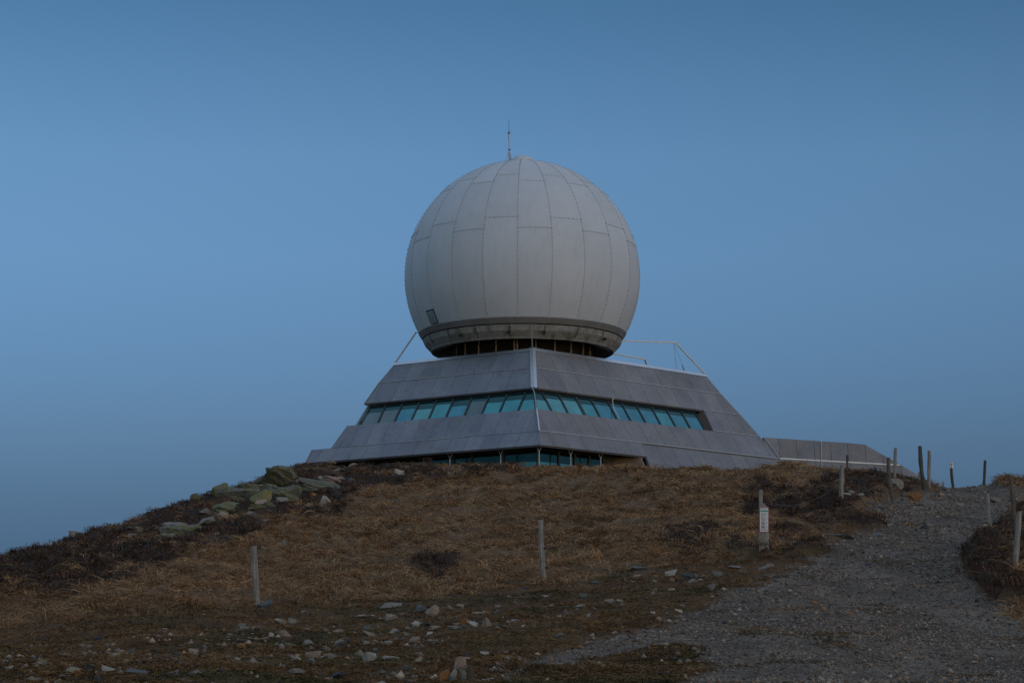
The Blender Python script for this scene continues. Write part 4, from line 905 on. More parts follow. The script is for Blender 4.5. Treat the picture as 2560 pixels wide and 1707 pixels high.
for a in [  # outcrop on the left shoulder
    (686, 1219, 96, 46, 'lichen', 'largest grey boulder with yellow lichen, on the skyline of the left outcrop', 3),
    (620, 1240, 52, 36, 'green', 'green lichened slab leaning against the left foot of the largest skyline boulder', 5),
    (645, 1234, 46, 16, 'tan', 'low tan slab tucked under the largest skyline boulder', 7),
    (649, 1274, 46, 38, 'yellow', 'upright wedge of rock coated in yellow lichen below the skyline boulder', 101),
    (672, 1279, 30, 16, 'green', 'small green rock at the right foot of the yellow upright wedge', 2),
    (641, 1290, 40, 15, 'yellow', 'low mossy yellow-green rock just below the upright wedge', 9),
    (622, 1307, 26, 14, 'grey', 'smooth grey rock below the mossy yellow-green rock', 1),
    (546, 1268, 36, 36, 'yellow', 'squarish yellow lichened block at the left end of the outcrop near the skyline', 100),
    (585, 1244, 46, 18, 'green', 'flat green slab between the yellow block and the skyline boulder', 4),
    (560, 1288, 62, 26, 'green', 'broad pale green slab below the yellow squarish block', 6),
    (557, 1294, 24, 22, 'tan', 'tan rock leaning on the front of the broad pale green slab', 8),
    (512, 1298, 26, 15, 'grey', 'rounded grey rock left of the broad pale green slab', 10),
    (515, 1318, 36, 19, 'grey', 'grey rock lying below the rounded grey one', 12),
    (673, 1250, 38, 30, 'lichen', 'tan and grey lichened block right of the low tan slab', 102),
    (708, 1269, 30, 14, 'pale', 'long pale stone lying right of the upright yellow wedge', 3),
    (695, 1256, 22, 18, 'grey', 'grey stone wedged right of the tan lichened block', 11),
    (729, 1243, 14, 18, 'pale', 'narrow pale stone upright in the heather right of the outcrop', 101),
    (778, 1234, 54, 22, 'lichen', 'ochre lichened hump of rock among heather right of the outcrop', 13),
    (812, 1267, 28, 24, 'white', 'light grey angular boulder alone in dark heather below the ochre hump', 103),
    (770, 1270, 16, 9, 'pale', 'little pale stone left of the light grey angular boulder', 1),
    (784, 1247, 15, 10, 'orange', 'small orange stone just under the ochre hump', 2),
    (815, 1180, 44, 15, 'grey', 'flat grey rock under the left corner of the building', 4),
    (812, 1194, 34, 16, 'tan', 'tan rock just below the flat grey rock at the building corner', 6),
    (826, 1212, 46, 20, 'pink', 'pinkish rubble rock in the upper heather below the building corner', 9),
    (752, 1204, 32, 13, 'grey', 'low grey rock in heather right of the largest skyline boulder', 5),
    (848, 1180, 24, 9, 'tan', 'thin tan slab on the hilltop right of the flat grey rock', 8),
    (884, 1178, 28, 13, 'tan', 'tan rock on the hilltop, last of the row towards the white boulder', 11),
    (868, 1168, 18, 7, 'white', 'thin white sheet of stone against the dark base of the building', 4),
    (998, 1196, 28, 20, 'white', 'white rounded boulder alone in the grass just below the building', 14),
    (1126, 1194, 15, 13, 'pale', 'pale stone in dark grass right of the white rounded boulder', 3),
    (441, 1320, 70, 28, 'grey', 'broad grey-green slab sticking out of heather on the lower left slope', 6),
    (470, 1330, 40, 12, 'pale', 'thin pale slab at the right end of the broad grey-green slab', 4),
    (412, 1350, 48, 26, 'green', 'green lichened ridge of rock below the broad grey-green slab', 13),
    (374, 1368, 36, 16, 'lichen', 'low mossy rock continuing the green ridge down to the left', 9),
    (330, 1346, 18, 12, 'pale', 'pale stone in heather left of the green ridge', 0),
    (487, 1281, 24, 20, 'yellow', 'single yellow lichened stone on the heather slope left of the outcrop', 15),
    (500, 1354, 30, 10, 'lichen', 'flat lichened stone in heather right of the green ridge', 12),
    (531, 1360, 26, 13, 'lichen', 'second lichened stone right of the flat one, above the lone fence post', 2),
    (190, 1356, 32, 22, 'grey', 'lone grey boulder on the skyline at the far left of the hill', 14),
    (2105, 1343, 74, 15, 'grey', 'long flat grey slab at the left edge of the path', 4),
    (2286, 1249, 42, 27, 'orange', 'rusty orange boulder beside the path crest', 14),
    (2243, 1226, 40, 30, 'grey', 'large grey boulder behind the brown crooked fence post', 14),
    (2261, 1240, 20, 17, 'blue', 'bluish stone between the grey boulder and the rusty orange one', 1),
    (2193, 1284, 15, 19, 'tan', 'upright tan stone at the stony path edge right of the heather post', 101),
    (1600, 1415, 52, 15, 'blue', 'flat bluish slab with a dark hollow under it in the grass slope', 4),
    (1678, 1432, 30, 15, 'white', 'whitish stone left of the dark lichened stone near the path', 0),
    (1723, 1449, 48, 18, 'dark', 'dark lichened oval stone in the row of stones near the path', 14),
    (1733, 1457, 26, 10, 'white', 'cream stone touching the front of the dark oval stone', 11),
    (1798, 1439, 34, 15, 'grey', 'grey stone at the right end of the row near the path', 3),
    (1860, 1428, 30, 15, 'brown', 'brown stone in grass in front of the signpost', 5),
    (1932, 1283, 24, 13, 'pink', 'pinkish stone in heather right of the notice board', 2),
    (660, 1527, 38, 20, 'blue', 'squared bluish grey block at the foot of the lone fence post', 100),
    (975, 1519, 60, 17, 'grey', 'long grey slab at the edge of the long grass', 6),
    (915, 1551, 50, 10, 'white', 'thin whitish slab lying in turf below the long grey slab', 4),
    (1053, 1540, 36, 21, 'blue', 'layered bluish slab propped left of the pinkish brown block', 7),
    (1081, 1549, 34, 28, 'pink', 'pinkish brown block with a pointed top in the turf', 101),
    (1118, 1523, 40, 9, 'grey', 'flat grey slab behind the pinkish brown block', 4),
    (1160, 1550, 14, 11, 'orange', 'small bright orange cube-shaped stone right of the pinkish brown block', 100),
    (769, 1616, 34, 25, 'pale', 'large pale angular stone in the left middle of the stone scatter', 103),
    (925, 1663, 40, 24, 'pale', 'large pale squarish stone in the scatter left of the leaning slab heap', 102),
    (975, 1660, 46, 13, 'pale', 'long low pale stone right of the large squarish one', 4),
    (1044, 1660, 24, 20, 'tan', 'tan cube-like stone between the pale long stone and the slab heap', 100),
    (269, 1683, 36, 25, 'white', 'whitish rounded boulder in the bottom left scatter', 14),
    (335, 1696, 64, 17, 'blue', 'long bluish slab at the bottom left of the foreground', 6),
    (225, 1676, 26, 18, 'dark', 'dark stone left of the whitish rounded boulder', 3),
    (194, 1694, 26, 17, 'orange', 'ochre stone in the bottom left scatter', 9),
    (843, 1688, 48, 18, 'dark', 'dark slab with a pale upper edge in the lower scatter', 4),
    (948, 1712, 36, 22, 'pale', 'pale wedge of stone cut by the bottom edge of the picture', 101)]:
    oc = 1.22 if a[0] < 900 and a[1] < 1380 else 1.05
    rock(a[0], a[1] + (3 if oc > 1.1 else 0), a[2] * oc, a[3] * oc, a[4], a[5], shape=a[6], group=G1 if a[0] < 900 and a[1] < 1380 else 'single stones on the slope', tilt=-.25 if a[0] in (412, 374, 560, 620) else random.uniform(-.08, .08), sink=.0 if a[1] < 1380 and a[0] < 900 else .16)
GH_ = 'stones of the leaning slab heap'
for px, py, w, h, c, lb, tl, sh in [
    (1108, 1693, 20, 40, 'orange', 'orange slab leaning at the left end of the slab heap', .35, 101),
    (1131, 1691, 24, 34, 'pale', 'upright pale rectangular slab at the front of the slab heap', -.08, 100),
    (1151, 1676, 32, 36, 'pink', 'pinkish block topping the slab heap', .1, 102),
    (1161, 1692, 22, 40, 'tan', 'narrow tan slab standing right of the pale upright slab in the heap', -.12, 103),
    (1177, 1693, 24, 52, 'brown', 'tall brown slab leaning at the right end of the slab heap', -.38, 101),
    (1148, 1699, 40, 9, 'grey', 'flat grey stone at the front foot of the slab heap', 0, 4),
    (1171, 1644, 22, 14, 'dark', 'dark stone just behind the slab heap', .1, 1)]:
    rock(px, py, w, h, c, lb, shape=sh, tilt=tl, group=GH_, depth=max(w * .5, 12), sink=.12)
LAND = [(p[1], p[2], t) for p, t in [(q, q[6]) for q in PLACED]]
SMALL = [(243, 1609, 20, 13, 'dark'), (206, 1621, 15, 8, 'pale'), (222, 1623, 16, 7, 'pale'), (162, 1634, 28, 9, 'white'), (268, 1616, 13, 8, 'pale'), (282, 1616, 12, 8, 'pale'), (287, 1639, 24, 13, 'tan'), (327, 1632, 18, 14, 'blue'), (315, 1650, 22, 13, 'tan'),
 (347, 1650, 32, 10, 'pink'), (232, 1645, 17, 7, 'white'), (209, 1648, 18, 6, 'pale'), (13, 1666, 15, 11, 'white'), (21, 1674, 22, 8, 'white'), (60, 1671, 18, 10, 'pale'), (93, 1668, 22, 9, 'white'), (108, 1666, 30, 18, 'tan'), (182, 1680, 34, 18, 'tan'), (165, 1690, 44, 16, 'grey'), (340, 1670, 22, 6, 'pale'), (63, 1703, 13, 7, 'tan'), (85, 1706, 20, 9, 'blue'), (245, 1704, 26, 14, 'dark'),
 (602, 1573, 22, 14, 'grey'), (610, 1586, 28, 11, 'pale'), (633, 1581, 11, 6, 'white'), (698, 1570, 28, 13, 'pale'), (733, 1561, 24, 13, 'pale'), (760, 1546, 20, 8, 'pink'), (677, 1597, 13, 14, 'white'), (660, 1601, 28, 12, 'pink'), (710, 1597, 34, 14, 'pink'), (725, 1622, 36, 12, 'tan'), (738, 1614, 22, 9, 'grey'), (716, 1612, 24, 9, 'dark'), (692, 1612, 24, 10, 'dark'), (482, 1628, 26, 14, 'pink'), (567, 1629, 30, 17, 'blue'), (603, 1626, 24, 12, 'orange'), (567, 1649, 16, 11, 'white'), (584, 1650, 18, 7, 'white'), (535, 1649, 22, 10, 'grey'), (440, 1665, 15, 11, 'tan'), (425, 1627, 18, 8, 'grey'), (783, 1652, 38, 16, 'pink'), (739, 1666, 28, 13, 'white'), (774, 1667, 24, 12, 'blue'), (742, 1685, 42, 14, 'pale'), (770, 1697, 30, 12, 'pale'), (645, 1697, 18, 10, 'blue'), (672, 1700, 20, 9, 'tan'), (788, 1690, 13, 8, 'white'), (412, 1583, 18, 9, 'pale'), (482, 1679, 14, 6, 'pale'), (450, 1666, 12, 7, 'blue'), (720, 1650, 26, 9, 'blue'),
 (1150, 1526, 18, 7, 'pink'), (1005, 1541, 24, 6, 'white'), (984, 1536, 16, 8, 'grey'), (978, 1568, 32, 16, 'pink'), (954, 1560, 16, 7, 'pale'), (916, 1583, 17, 13, 'blue'), (814, 1588, 15, 8, 'grey'), (845, 1594, 26, 10, 'tan'), (921, 1600, 28, 9, 'pale'), (953, 1597, 13, 8, 'pink'), (985, 1590, 24, 13, 'pale'), (1045, 1576, 42, 13, 'grey'), (1040, 1590, 18, 14, 'white'), (1020, 1588, 16, 10, 'pink'), (1018, 1597, 16, 9, 'pale'), (1062, 1582, 26, 9, 'dark'), (1091, 1583, 26, 8, 'pale'), (1092, 1594, 32, 10, 'tan'), (1073, 1601, 16, 8, 'white'), (1036, 1612, 28, 17, 'pink'), (1006, 1611, 18, 7, 'grey'), (814, 1630, 32, 10, 'tan'), (850, 1625, 34, 15, 'grey'), (872, 1620, 24, 15, 'dark'), (891, 1616, 12, 11, 'orange'), (913, 1625, 17, 12, 'pale'), (938, 1617, 14, 8, 'white'), (973, 1621, 26, 9, 'pale'), (900, 1636, 26, 14, 'tan'), (940, 1637, 20, 10, 'blue'), (824, 1651, 34, 14, 'pink'), (842, 1658, 32, 10, 'pale'), (868, 1651, 48, 12, 'pink'), (902, 1648, 28, 13, 'pale'), (936, 1648, 18, 12, 'pale'), (1080, 1648, 19, 9, 'pale'), (814, 1658, 18, 12, 'dark'), (1016, 1677, 18, 13, 'blue'), (1014, 1684, 22, 8, 'grey'), (1036, 1676, 11, 7, 'white'), (880, 1696, 14, 13, 'tan'), (930, 1694, 18, 8, 'pale'), (914, 1702, 16, 8, 'grey'), (1018, 1710, 24, 14, 'dark'), (955, 1682, 18, 9, 'grey'), (1070, 1660, 14, 8, 'pale'), (865, 1672, 12, 8, 'tan'), (824, 1690, 20, 8, 'grey'), (815, 1704, 22, 9, 'pink'),
 (1140, 1592, 46, 8, 'grey'), (1182, 1591, 22, 13, 'white'), (1159, 1585, 16, 18, 'orange'), (1140, 1583, 15, 9, 'pink'), (1175, 1577, 26, 8, 'pale'), (1218, 1590, 26, 22, 'tan'), (1198, 1580, 20, 9, 'dark'), (1240, 1583, 28, 9, 'pale'), (1288, 1577, 22, 8, 'white'), (1272, 1580, 12, 9, 'pale'), (1208, 1560, 12, 8, 'white'), (1197, 1560, 30, 8, 'pale'), (1212, 1644, 18, 10, 'white'), (1238, 1632, 28, 14, 'tan'), (1208, 1635, 22, 9, 'grey'), (1245, 1668, 24, 10, 'blue'), (1212, 1688, 18, 12, 'pink'), (1224, 1684, 22, 9, 'pale'), (1195, 1690, 20, 8, 'grey'), (1082, 1684, 14, 8, 'pale'), (1298, 1645, 16, 8, 'grey'), (1270, 1655, 12, 7, 'white'),
 (1380, 1531, 18, 10, 'pink'), (1452, 1531, 22, 8, 'pale'), (1487, 1538, 12, 7, 'tan'), (1472, 1558, 13, 8, 'white'), (1415, 1551, 13, 9, 'blue'), (1398, 1563, 14, 9, 'pale'), (1370, 1572, 12, 7, 'white'), (1522, 1515, 20, 9, 'grey'), (1550, 1517, 20, 9, 'pale'), (1460, 1494, 24, 10, 'grey'), (1488, 1463, 18, 8, 'blue'), (1245, 1521, 14, 7, 'pale'), (1272, 1503, 12, 5, 'white'), (1363, 1501, 14, 5, 'white'), (1450, 1590, 18, 10, 'brown'), (1400, 1604, 22, 10, 'grey'), (1480, 1600, 14, 9, 'pale'),
 (1738, 1432, 22, 8, 'white'), (1760, 1436, 20, 8, 'pink'), (1680, 1457, 15, 9, 'pink'), (1681, 1480, 20, 11, 'pale'), (1636, 1478, 14, 7, 'pale'), (1707, 1478, 18, 7, 'grey'), (1838, 1414, 32, 7, 'grey'), (1927, 1406, 26, 11, 'pink'), (1855, 1481, 16, 10, 'blue'), (1697, 1541, 18, 8, 'white'), (1630, 1535, 12, 10, 'blue'), (1780, 1489, 22, 11, 'grey'), (1752, 1449, 12, 6, 'white'), (1590, 1436, 24, 8, 'tan'), (1640, 1435, 12, 4, 'pale'), (1662, 1534, 14, 5, 'tan'), (1632, 1551, 14, 6, 'white'), (1585, 1460, 16, 6, 'grey'), (1706, 1532, 14, 10, 'grey'), (1910, 1420, 30, 10, 'grey'), (1925, 1434, 34, 7, 'pale'), (1900, 1440, 26, 6, 'grey'),
 (2172, 1266, 20, 9, 'tan'), (2206, 1300, 26, 11, 'tan'), (2180, 1326, 30, 9, 'brown'), (2292, 1328, 14, 9, 'dark'), (2310, 1324, 22, 12, 'dark'), (2278, 1312, 18, 8, 'orange'), (2090, 1216, 9, 6, 'white'), (2132, 1215, 24, 6, 'pink'), (2205, 1270, 14, 9, 'dark'), (2150, 1252, 22, 9, 'tan'), (2228, 1315, 22, 8, 'pale'), (2196, 1335, 24, 9, 'blue'), (2120, 1256, 26, 8, 'pale'), (2330, 1258, 18, 9, 'pale'), (2352, 1236, 16, 8, 'tan'), (2372, 1225, 14, 7, 'grey'), (2400, 1258, 20, 7, 'pale'), (2340, 1272, 14, 6, 'grey'), (2380, 1290, 20, 7, 'tan'), (2365, 1222, 20, 8, 'tan'), (2490, 1250, 26, 14, 'grey'), (2300, 1262, 22, 7, 'brown'), (2270, 1275, 16, 6, 'tan'), (2250, 1292, 18, 6, 'pink'), (2125, 1540, 16, 8, 'orange'), (2035, 1512, 16, 9, 'orange'), (1930, 1550, 40, 8, 'grey'), (2295, 1440, 18, 8, 'tan'), (2170, 1410, 20, 8, 'dark'), (2045, 1444, 18, 9, 'grey'), (2120, 1500, 14, 6, 'blue'), (2535, 1550, 30, 8, 'blue'), (2050, 1330, 20, 8, 'grey'), (1985, 1360, 20, 8, 'pale'), (2010, 1300, 20, 8, 'grey')]
for s in SMALL: rock(s[0], s[1], s[2] * 1.12, s[3] * 1.2, s[4], group='loose stones lying on the slope', sink=.16, name='stone')
n_auto = 0
zone_boxes = [(0, 480, 1600, 1707), (480, 820, 1560, 1707), (780, 1300, 1540, 1707), (1300, 1760, 1450, 1600), (300, 720, 1230, 1400), (720, 1000, 1165, 1260), (2080, 2340, 1230, 1340)]
wts = [14, 16, 24, 16, 18, 10, 10]
cols_ = ['grey', 'pale', 'white', 'blue', 'dark', 'tan', 'pink', 'brown']
rr_ = random.Random(5)
for (x0, x1, y0, y1), nW_ in zip(zone_boxes, wts):
    for _ in range(nW_):
        px, py = rr_.uniform(x0, x1), rr_.uniform(y0, y1)
        if py < float(crest_py(np.array([px]))[0]) + 16: py = float(crest_py(np.array([px]))[0]) + 30
        w = rr_.uniform(16, 34) if (x0 == 300 and py < 1390) else rr_.uniform(9, 18); rock(px, py, w, w * rr_.uniform(.35, .7), 'lichen' if (px < 1000 and py < 1400 and rr_.random() < .6) else rr_.choice(cols_), group='loose stones lying on the slope', name='stone')
# labels for the small ones: what they lie beside, told by the nearest labelled rock
short = {}
marks = [(p[1], p[2], p[6]) for p in PLACED if p[6]] + [(641, 1500, 'lone left fence post'), (1360, 1440, 'post with insulators'), (1909, 1380, 'signpost')]
ORD = ['nearest', 'second', 'third', 'fourth', 'fifth', 'sixth', 'seventh', 'eighth', 'ninth', 'tenth']
def clip_words(t, n=6):
    w_ = t.split(); out = []
    for k in w_:
        if k in ('with', 'in', 'on', 'beside', 'below', 'at', 'just', 'right', 'left', 'sticking', 'lying', 'among', 'alone', 'tucked', 'cut', 'leaning', 'against', 'continuing', 'between', 'behind', 'of', 'coated', 'wedged', 'under', 'touching', 'standing', 'topping', 'upright') and len(out) >= 2: break
        out.append(k)
    return ' '.join(out[:n])
bucket = {}
for P in PLACED:
    if P[6]: continue
    d_, mk = min(((P[1] - x) ** 2 + ((P[2] - y) * 2.2) ** 2, (x, y, t)) for x, y, t in marks)
    dx, dy = P[1] - mk[0], (P[2] - mk[1]) * 2.2
    rel = ('right of' if dx > 0 else 'left of') if abs(dx) > abs(dy) else ('in front of' if dy > 0 else 'behind')
    size = 'tiny' if P[3] < 14 else 'small' if P[3] < 24 else 'medium'
    shape_ = 'flat' if P[4] < P[3] * .42 else 'chunky' if P[4] > P[3] * .7 else 'angular'
    key = f'{size} {shape_} {CWORD[P[5]]} stone', rel, clip_words(mk[2])
    bucket.setdefault(key, []).append((d_, P[0]))
for (a, rel, c), L_ in bucket.items():
    L_.sort(key=lambda q: q[0])
    for i, (d_, o) in enumerate(L_):
        o['label'] = f'{a} {rel} the {c}' if len(L_) == 1 else f'{a} {rel} the {c}, {ORD[min(i, 9)]} nearest' if i else f'{a} {rel} the {c}, nearest one'

#--COVER--
# ------------------------------------------------------------------ plant cover, gravel and pebbles
def scatter(n, y0, y1, power=1.0):
    """points in front of the camera, denser near it"""
    u = rng.random(n); Y = (y0 ** (1 - power + 1e-9) + u * (y1 ** (1 - power + 1e-9) - y0 ** (1 - power + 1e-9))) ** (1 / (1 - power + 1e-9))
    t = rng.uniform(-0.315, 0.315, n); return Y * t, Y
def blades(name, X, Y, z, length, width, rise, ang, colr, mat, root=.02):
    n = len(X); d = np.stack([np.cos(ang), np.sin(ang), np.zeros(n)], 1); s = np.stack([-np.sin(ang), np.cos(ang), np.zeros(n)], 1)
    # turn the flat of the blade so it is never edge-on from all sides
    tw = rng.uniform(-0.9, 0.9, n)[:, None]; s = s * np.cos(tw) + np.array([0, 0, 1.0]) * np.sin(tw)
    p0 = np.stack([X, Y, z - root], 1); Ln = length[:, None]; Rs = rise[:, None]; up = np.array([0, 0, 1.0]); w = width[:, None]
    curl = rng.normal(0, 0.25, n)[:, None]
    p1 = p0 + d * Ln * 0.30 + up * Rs * 0.8 + s * curl * Ln * 0.1
    p2 = p0 + d * Ln * 0.68 + up * Rs * 1.0 + s * curl * Ln * 0.3
    p3 = p0 + d * Ln + up * Rs * 0.55 + s * curl * Ln * 0.55
    V = np.stack([p0 - s * w * .5, p0 + s * w * .5, p1 - s * w * .5, p1 + s * w * .5, p2 - s * w * .36, p2 + s * w * .36, p3 - s * w * .08, p3 + s * w * .08], 1).reshape(-1, 3)
    b = (np.arange(n) * 8)[:, None]
    F = np.concatenate([b + np.array([[0, 1, 3, 2]]), b + np.array([[2, 3, 5, 4]]), b + np.array([[4, 5, 7, 6]])], 0)
    return np_mesh(name, V, F, mat, colors=np.repeat(np.clip(colr, 0.003, 1), 8, 0))
def clear(X, Y, k, small=False):
    """plants thin out on and just in front of the stones"""
    out = k.copy(); idx = np.nonzero(k)[0]; xs, ys = X[idx], Y[idx]; keep = np.ones(len(idx), bool); o_ = np.argsort(ys); xs, ys = xs[o_], ys[o_]
    for P in PLACED:
        lx, ly, _ = P[0].location; r = max(P[0].scale[0], .03); fr = (1.5 if P[2] < 1400 else .3)
        a, b = np.searchsorted(ys, ly - r - fr), np.searchsorted(ys, ly + r * .8)
        if b > a: keep[a:b] &= ~(np.abs(xs[a:b] - lx) < r * .85) | (rng.random(b - a) < .16)
    out[idx[o_[~keep]]] = False; return out
def plant_cover():
    # long matted grass
    X, Y = scatter(425700, 30, 104, 0.9)
    z, px, py, heath, lng, path = ground(X, Y)
    clump = vnoise(X * 3.1, Y * 3.1, 101); k = rng.random(len(X)) < np.clip(lng * (1 - 0.85 * heath) * (0.35 + 0.9 * clump), 0, 1)
    k &= (px > -430) & (px < 2990) & (path < 0.3)
    k = clear(X, Y, k); X, Y, z, px, py, heath = X[k], Y[k], z[k], px[k], py[k], heath[k]; n = len(X)
    ang = 2.6 * fbm(X * 0.55, Y * 0.55, 111, 3) * math.pi + rng.normal(0, 0.55, n) - 0.4
    tone = fbm(X * 0.9, Y * 0.9, 121, 3)[:, None]; straw = np.clip(sstep(0.12, 0.5, fbm(X * 0.7 + 9, Y * 0.7, 131, 3)) * rng.random(n), 0, 1)[:, None]
    c = np.array([0.30, 0.165, 0.078]) * (1 + 0.45 * tone) * rng.uniform(0.55, 1.4, n)[:, None]
    c = c * (1 - straw) + np.array([0.37, 0.245, 0.13]) * straw
    gr = (rng.random(n) < 0.09)[:, None]; c = np.where(gr, c * np.array([0.6, 0.85, 0.55]), c)
    L = rng.uniform(0.18, 0.46, n); far = np.clip(Y / 55, 0.7, 1.7)
    o = blades('dry_grass', X, Y, z, L, rng.uniform(0.007, 0.016, n) * far, rng.uniform(0.03, 0.15, n), ang, c, M['blade'])
    tag(o, 'long matted brown grass covering the slope below the building', 'grass', kind='stuff')
    def clumps(n, y0, y1, k, pw): 
        X, Y = scatter(n, y0, y1, pw); return np.repeat(X, k), np.repeat(Y, k), X, Y
    # tussocks: blades springing from one root and drooping outwards
    X, Y = scatter(11610, 32, 103, .8); z, px, py, heath, lng, path = ground(X, Y)
    k = (rng.random(len(X)) < lng * (1 - .9 * heath) * sstep(-.25, .3, fbm(X * .35, Y * .35, 301, 2))) & (px > -430) & (px < 2990) & (path < .2); k = clear(X, Y, k); X, Y, z = X[k], Y[k], z[k]; m = 34
    tone = rng.uniform(.5, 1.35, len(X)); hue = rng.random(len(X)); big = rng.uniform(.6, 1.35, len(X)); lean = rng.uniform(0, 6.28, len(X))
    rp = lambda a: np.repeat(a, m); n = len(X) * m; ang = np.where(rng.random(n) < .55, rp(lean) + rng.normal(0, .6, n), rng.uniform(0, 6.28, n))
    c = (np.array([0.34, 0.205, 0.10]) * (1 - rp(hue)[:, None]) + np.array([0.25, 0.13, 0.06]) * rp(hue)[:, None]) * (rp(tone) * rng.uniform(.6, 1.35, n))[:, None]
    XX = rp(X) + rng.normal(0, .07, n) * rp(big); YY = rp(Y) + rng.normal(0, .07, n) * rp(big)
    o = blades('grass_tussocks', XX, YY, rp(z), rng.uniform(.2, .5, n) * rp(big), rng.uniform(.008, .016, n) * np.clip(YY / 58, .7, 1.6), rng.uniform(.06, .22, n) * rp(big), ang, c, M['blade'])
    tag(o, 'drooping brown grass tussocks standing out of the matted slope', 'grass', kind='stuff')
    X, Y = scatter(9030, 36, 104, .7); z, px, py, heath, lng, path = ground(X, Y)
    k = (rng.random(len(X)) < heath) & (px > -430) & (px < 2990); k = clear(X, Y, k); X, Y, z = X[k], Y[k], z[k]; m = 40
    tone = rng.uniform(.45, 1.5, len(X)); hue = rng.random(len(X)) ** 1.5; big = rng.uniform(.5, 1.3, len(X)); n = len(X) * m
    c = (np.array([0.046, 0.029, 0.018]) * (1 - rp(hue)[:, None]) + np.array([0.098, 0.046, 0.028]) * rp(hue)[:, None]) * (rp(tone) * rng.uniform(.4, 1.6, n))[:, None]
    XX = rp(X) + rng.normal(0, .11, n) * rp(big); YY = rp(Y) + rng.normal(0, .11, n) * rp(big)
    o = blades('heather_bushes', XX, YY, rp(z) + .02, rng.uniform(.04, .16, n), rng.uniform(.009, .02, n) * np.clip(YY / 60, .7, 1.5), rng.uniform(.03, .15, n) * rp(big), rng.uniform(0, 6.28, n), c, M['blade'])
    tag(o, 'twiggy dark heather clumps on the shoulders of the hill', 'heather', kind='stuff')
    # heather
    X, Y = scatter(387000, 36, 106, 0.7)
    z, px, py, heath, lng, path = ground(X, Y)
    cl = vnoise(X * 2.3, Y * 2.3, 141); k = (rng.random(len(X)) < heath * (0.3 + 0.9 * cl)) & (px > -430) & (px < 2990)
    k = clear(X, Y, k); X, Y, z, cl = X[k], Y[k], z[k], cl[k]; n = len(X)
    tone = fbm(X * 0.8, Y * 0.8, 151, 3)[:, None]; red = (fbm(X * 0.3, Y * 0.3, 161, 2)[:, None] + 1) / 2
    c = (np.array([0.046, 0.027, 0.017]) * (1 - red) + np.array([0.085, 0.041, 0.027]) * red) * (1 + 0.5 * tone) * rng.uniform(0.4, 1.6, n)[:, None]
    gr = (rng.random(n) < 0.12)[:, None]; c = np.where(gr, np.array([0.045, 0.045, 0.022]), c)
    h = rng.uniform(0.04, 0.15, n) * (0.5 + 0.7 * cl)
    o = blades('heather', X, Y, z, rng.uniform(0.06, 0.2, n), rng.uniform(0.010, 0.022, n) * np.clip(Y / 60, 0.7, 1.5), h, rng.uniform(0, 6.28, n), c, M['blade'])
    tag(o, 'dark reddish brown heather growing in patches on the hill', 'heather', kind='stuff')
    # short turf in front
    X, Y = scatter(541800, 22, 64, 1.1)
    z, px, py, heath, lng, path = ground(X, Y)
    cl = vnoise(X * 2.0, Y * 2.0, 171); k = (rng.random(len(X)) < (1 - lng) * (1 - path) ** 2 * (0.25 + 0.9 * cl)) & (px > -430) & (px < 2990)
    moss = (path > 0.5) & (fbm(X * 1.1, Y * 1.1, 181, 3) > 0.40) & (rng.random(len(X)) < 0.5) & (Y < 50); k |= moss & (px < 2990)
    k = clear(X, Y, k)
    X, Y, z = X[k], Y[k], z[k]; n = len(X)
    ang = 2.2 * fbm(X * 0.8, Y * 0.8, 191, 3) * math.pi + rng.normal(0, 0.7, n)
    tone = fbm(X * 1.1, Y * 1.1, 201, 3)[:, None]; g = sstep(0.05, 0.45, fbm(X * 0.5, Y * 0.5, 211, 3))[:, None]
    c = (np.array([0.150, 0.080, 0.030]) * (1 - g) + np.array([0.066, 0.052, 0.016]) * g) * (1 + 0.5 * tone) * rng.uniform(0.5, 1.5, n)[:, None]
    o = blades('short_turf', X, Y, z, rng.uniform(0.06, 0.17, n), rng.uniform(0.006, 0.012, n), rng.uniform(0.018, 0.055, n), ang, c, M['blade'], .006)
    tag(o, 'short olive brown turf between the stones of the foreground', 'turf', kind='stuff')
plant_cover()
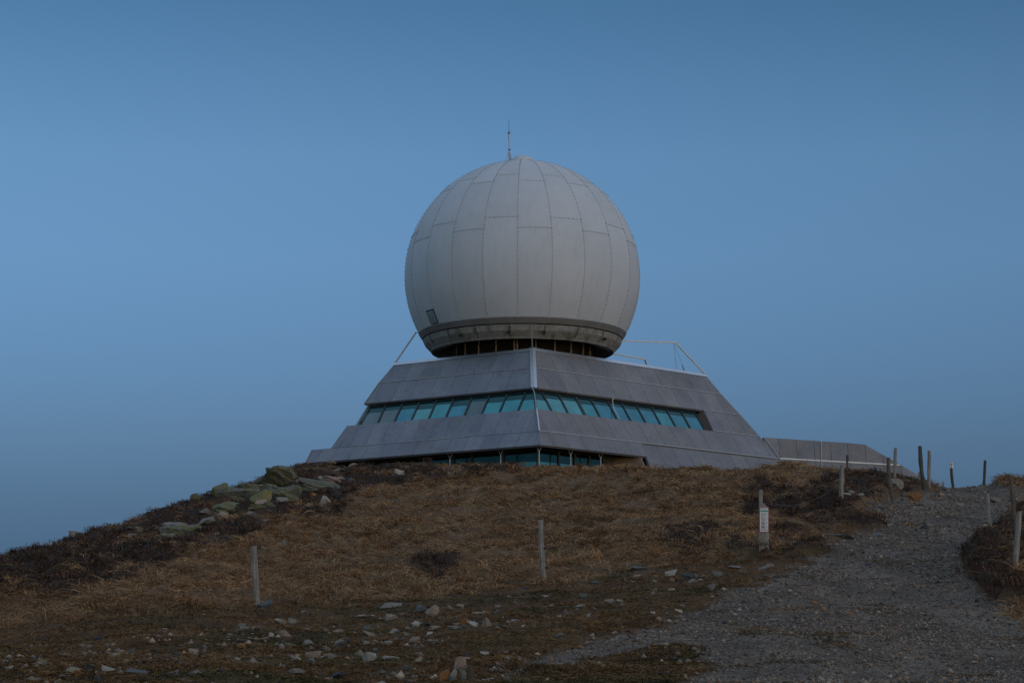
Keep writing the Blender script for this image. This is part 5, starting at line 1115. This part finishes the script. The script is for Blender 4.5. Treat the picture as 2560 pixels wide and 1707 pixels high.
def tiny_stones(name, X, Y, z, size, colr, mat, flat=0.55):
    n = len(X); oct_ = np.array([[1, 0, 0], [0.1, 1, 0.1], [-1, 0.1, 0], [0, -1, -0.1], [0.1, 0.15, 1], [0, 0, -1]], float)
    V = np.repeat(oct_[None], n, 0) * rng.uniform(0.6, 1.35, (n, 6, 1)); a = rng.uniform(0, 6.28, n); ca, sa = np.cos(a)[:, None], np.sin(a)[:, None]
    V = V * (size[:, None] * np.stack([np.ones(n), rng.uniform(0.55, 1, n), rng.uniform(0.4, 0.9, n) * flat / 0.55], 1))[:, None, :]
    x = V[..., 0] * ca - V[..., 1] * sa; y = V[..., 0] * sa + V[..., 1] * ca
    V = np.stack([x + X[:, None], y + Y[:, None], V[..., 2] + z[:, None]], -1).reshape(-1, 3)
    f = np.array([[0, 1, 4], [1, 2, 4], [2, 3, 4], [3, 0, 4], [1, 0, 5], [2, 1, 5], [3, 2, 5], [0, 3, 5]]); b = (np.arange(n) * 6)[:, None, None]
    return np_mesh(name, V, (b + f[None]).reshape(-1, 3), mat, colors=np.repeat(colr, 6, 0))
def stone_cols(n):
    base_ = np.array([[0.14, 0.135, 0.128], [0.20, 0.19, 0.175], [0.10, 0.10, 0.10], [0.26, 0.245, 0.22], [0.13, 0.145, 0.155], [0.19, 0.15, 0.115], [0.06, 0.06, 0.064], [0.23, 0.14, 0.075]])
    return np.array([1.12, .9, .73]) * base_[rng.choice(8, n, p=[.27, .17, .19, .08, .1, .1, .07, .02])] * rng.uniform(0.5, 1.4, n)[:, None]
def gravel():
    X, Y = scatter(425700, 22, 94, 1.5)
    z, px, py, heath, lng, path = ground(X, Y); coarse = fbm(X * 0.5, Y * 0.5, 221, 3)
    k = (rng.random(len(X)) < path ** 1.5 * (0.35 + 1.3 * np.clip(coarse + .2, 0, 1))) & (px < 2990)
    X, Y, z, coarse = X[k], Y[k], z[k], coarse[k]; n = len(X)
    s = (0.009 + 0.024 * rng.random(n) ** 2.2 + 0.03 * (rng.random(n) < 0.03)) * np.clip(Y / 38, 0.8, 1.7)
    o = tiny_stones('path_stones', X, Y, z + 0.012 + s * 0.2, s, stone_cols(n), M['gravel'])
    tag(o, 'loose grey gravel lying on the footpath', 'gravel', kind='stuff')
    X, Y = scatter(54180, 23, 60, 1.4)
    z, px, py, heath, lng, path = ground(X, Y); cl = fbm(X * 0.9, Y * 0.9, 231, 3)
    dens = (1 - lng) * (1 - path) * sstep(0.0, 0.35, cl) * (0.14 + 0.3 * sstep(1560, 1640, py) * sstep(1350, 1150, px)) + (path > 0.04) * (path < 0.5) * 0.35
    k = (rng.random(len(X)) < dens) & (px > -60) & (px < 2990); X, Y, z = X[k], Y[k], z[k]; n = len(X)
    s = rng.uniform(0.015, 0.045, n) + (rng.random(n) < .2) * rng.uniform(.02, .05, n)
    o = tiny_stones('turf_pebbles', X, Y, z + s * 0.35, s, stone_cols(n) * 1.15, M['gravel'], 0.45)
    tag(o, 'small pebbles strewn over the short turf', 'pebbles', kind='stuff')
gravel()
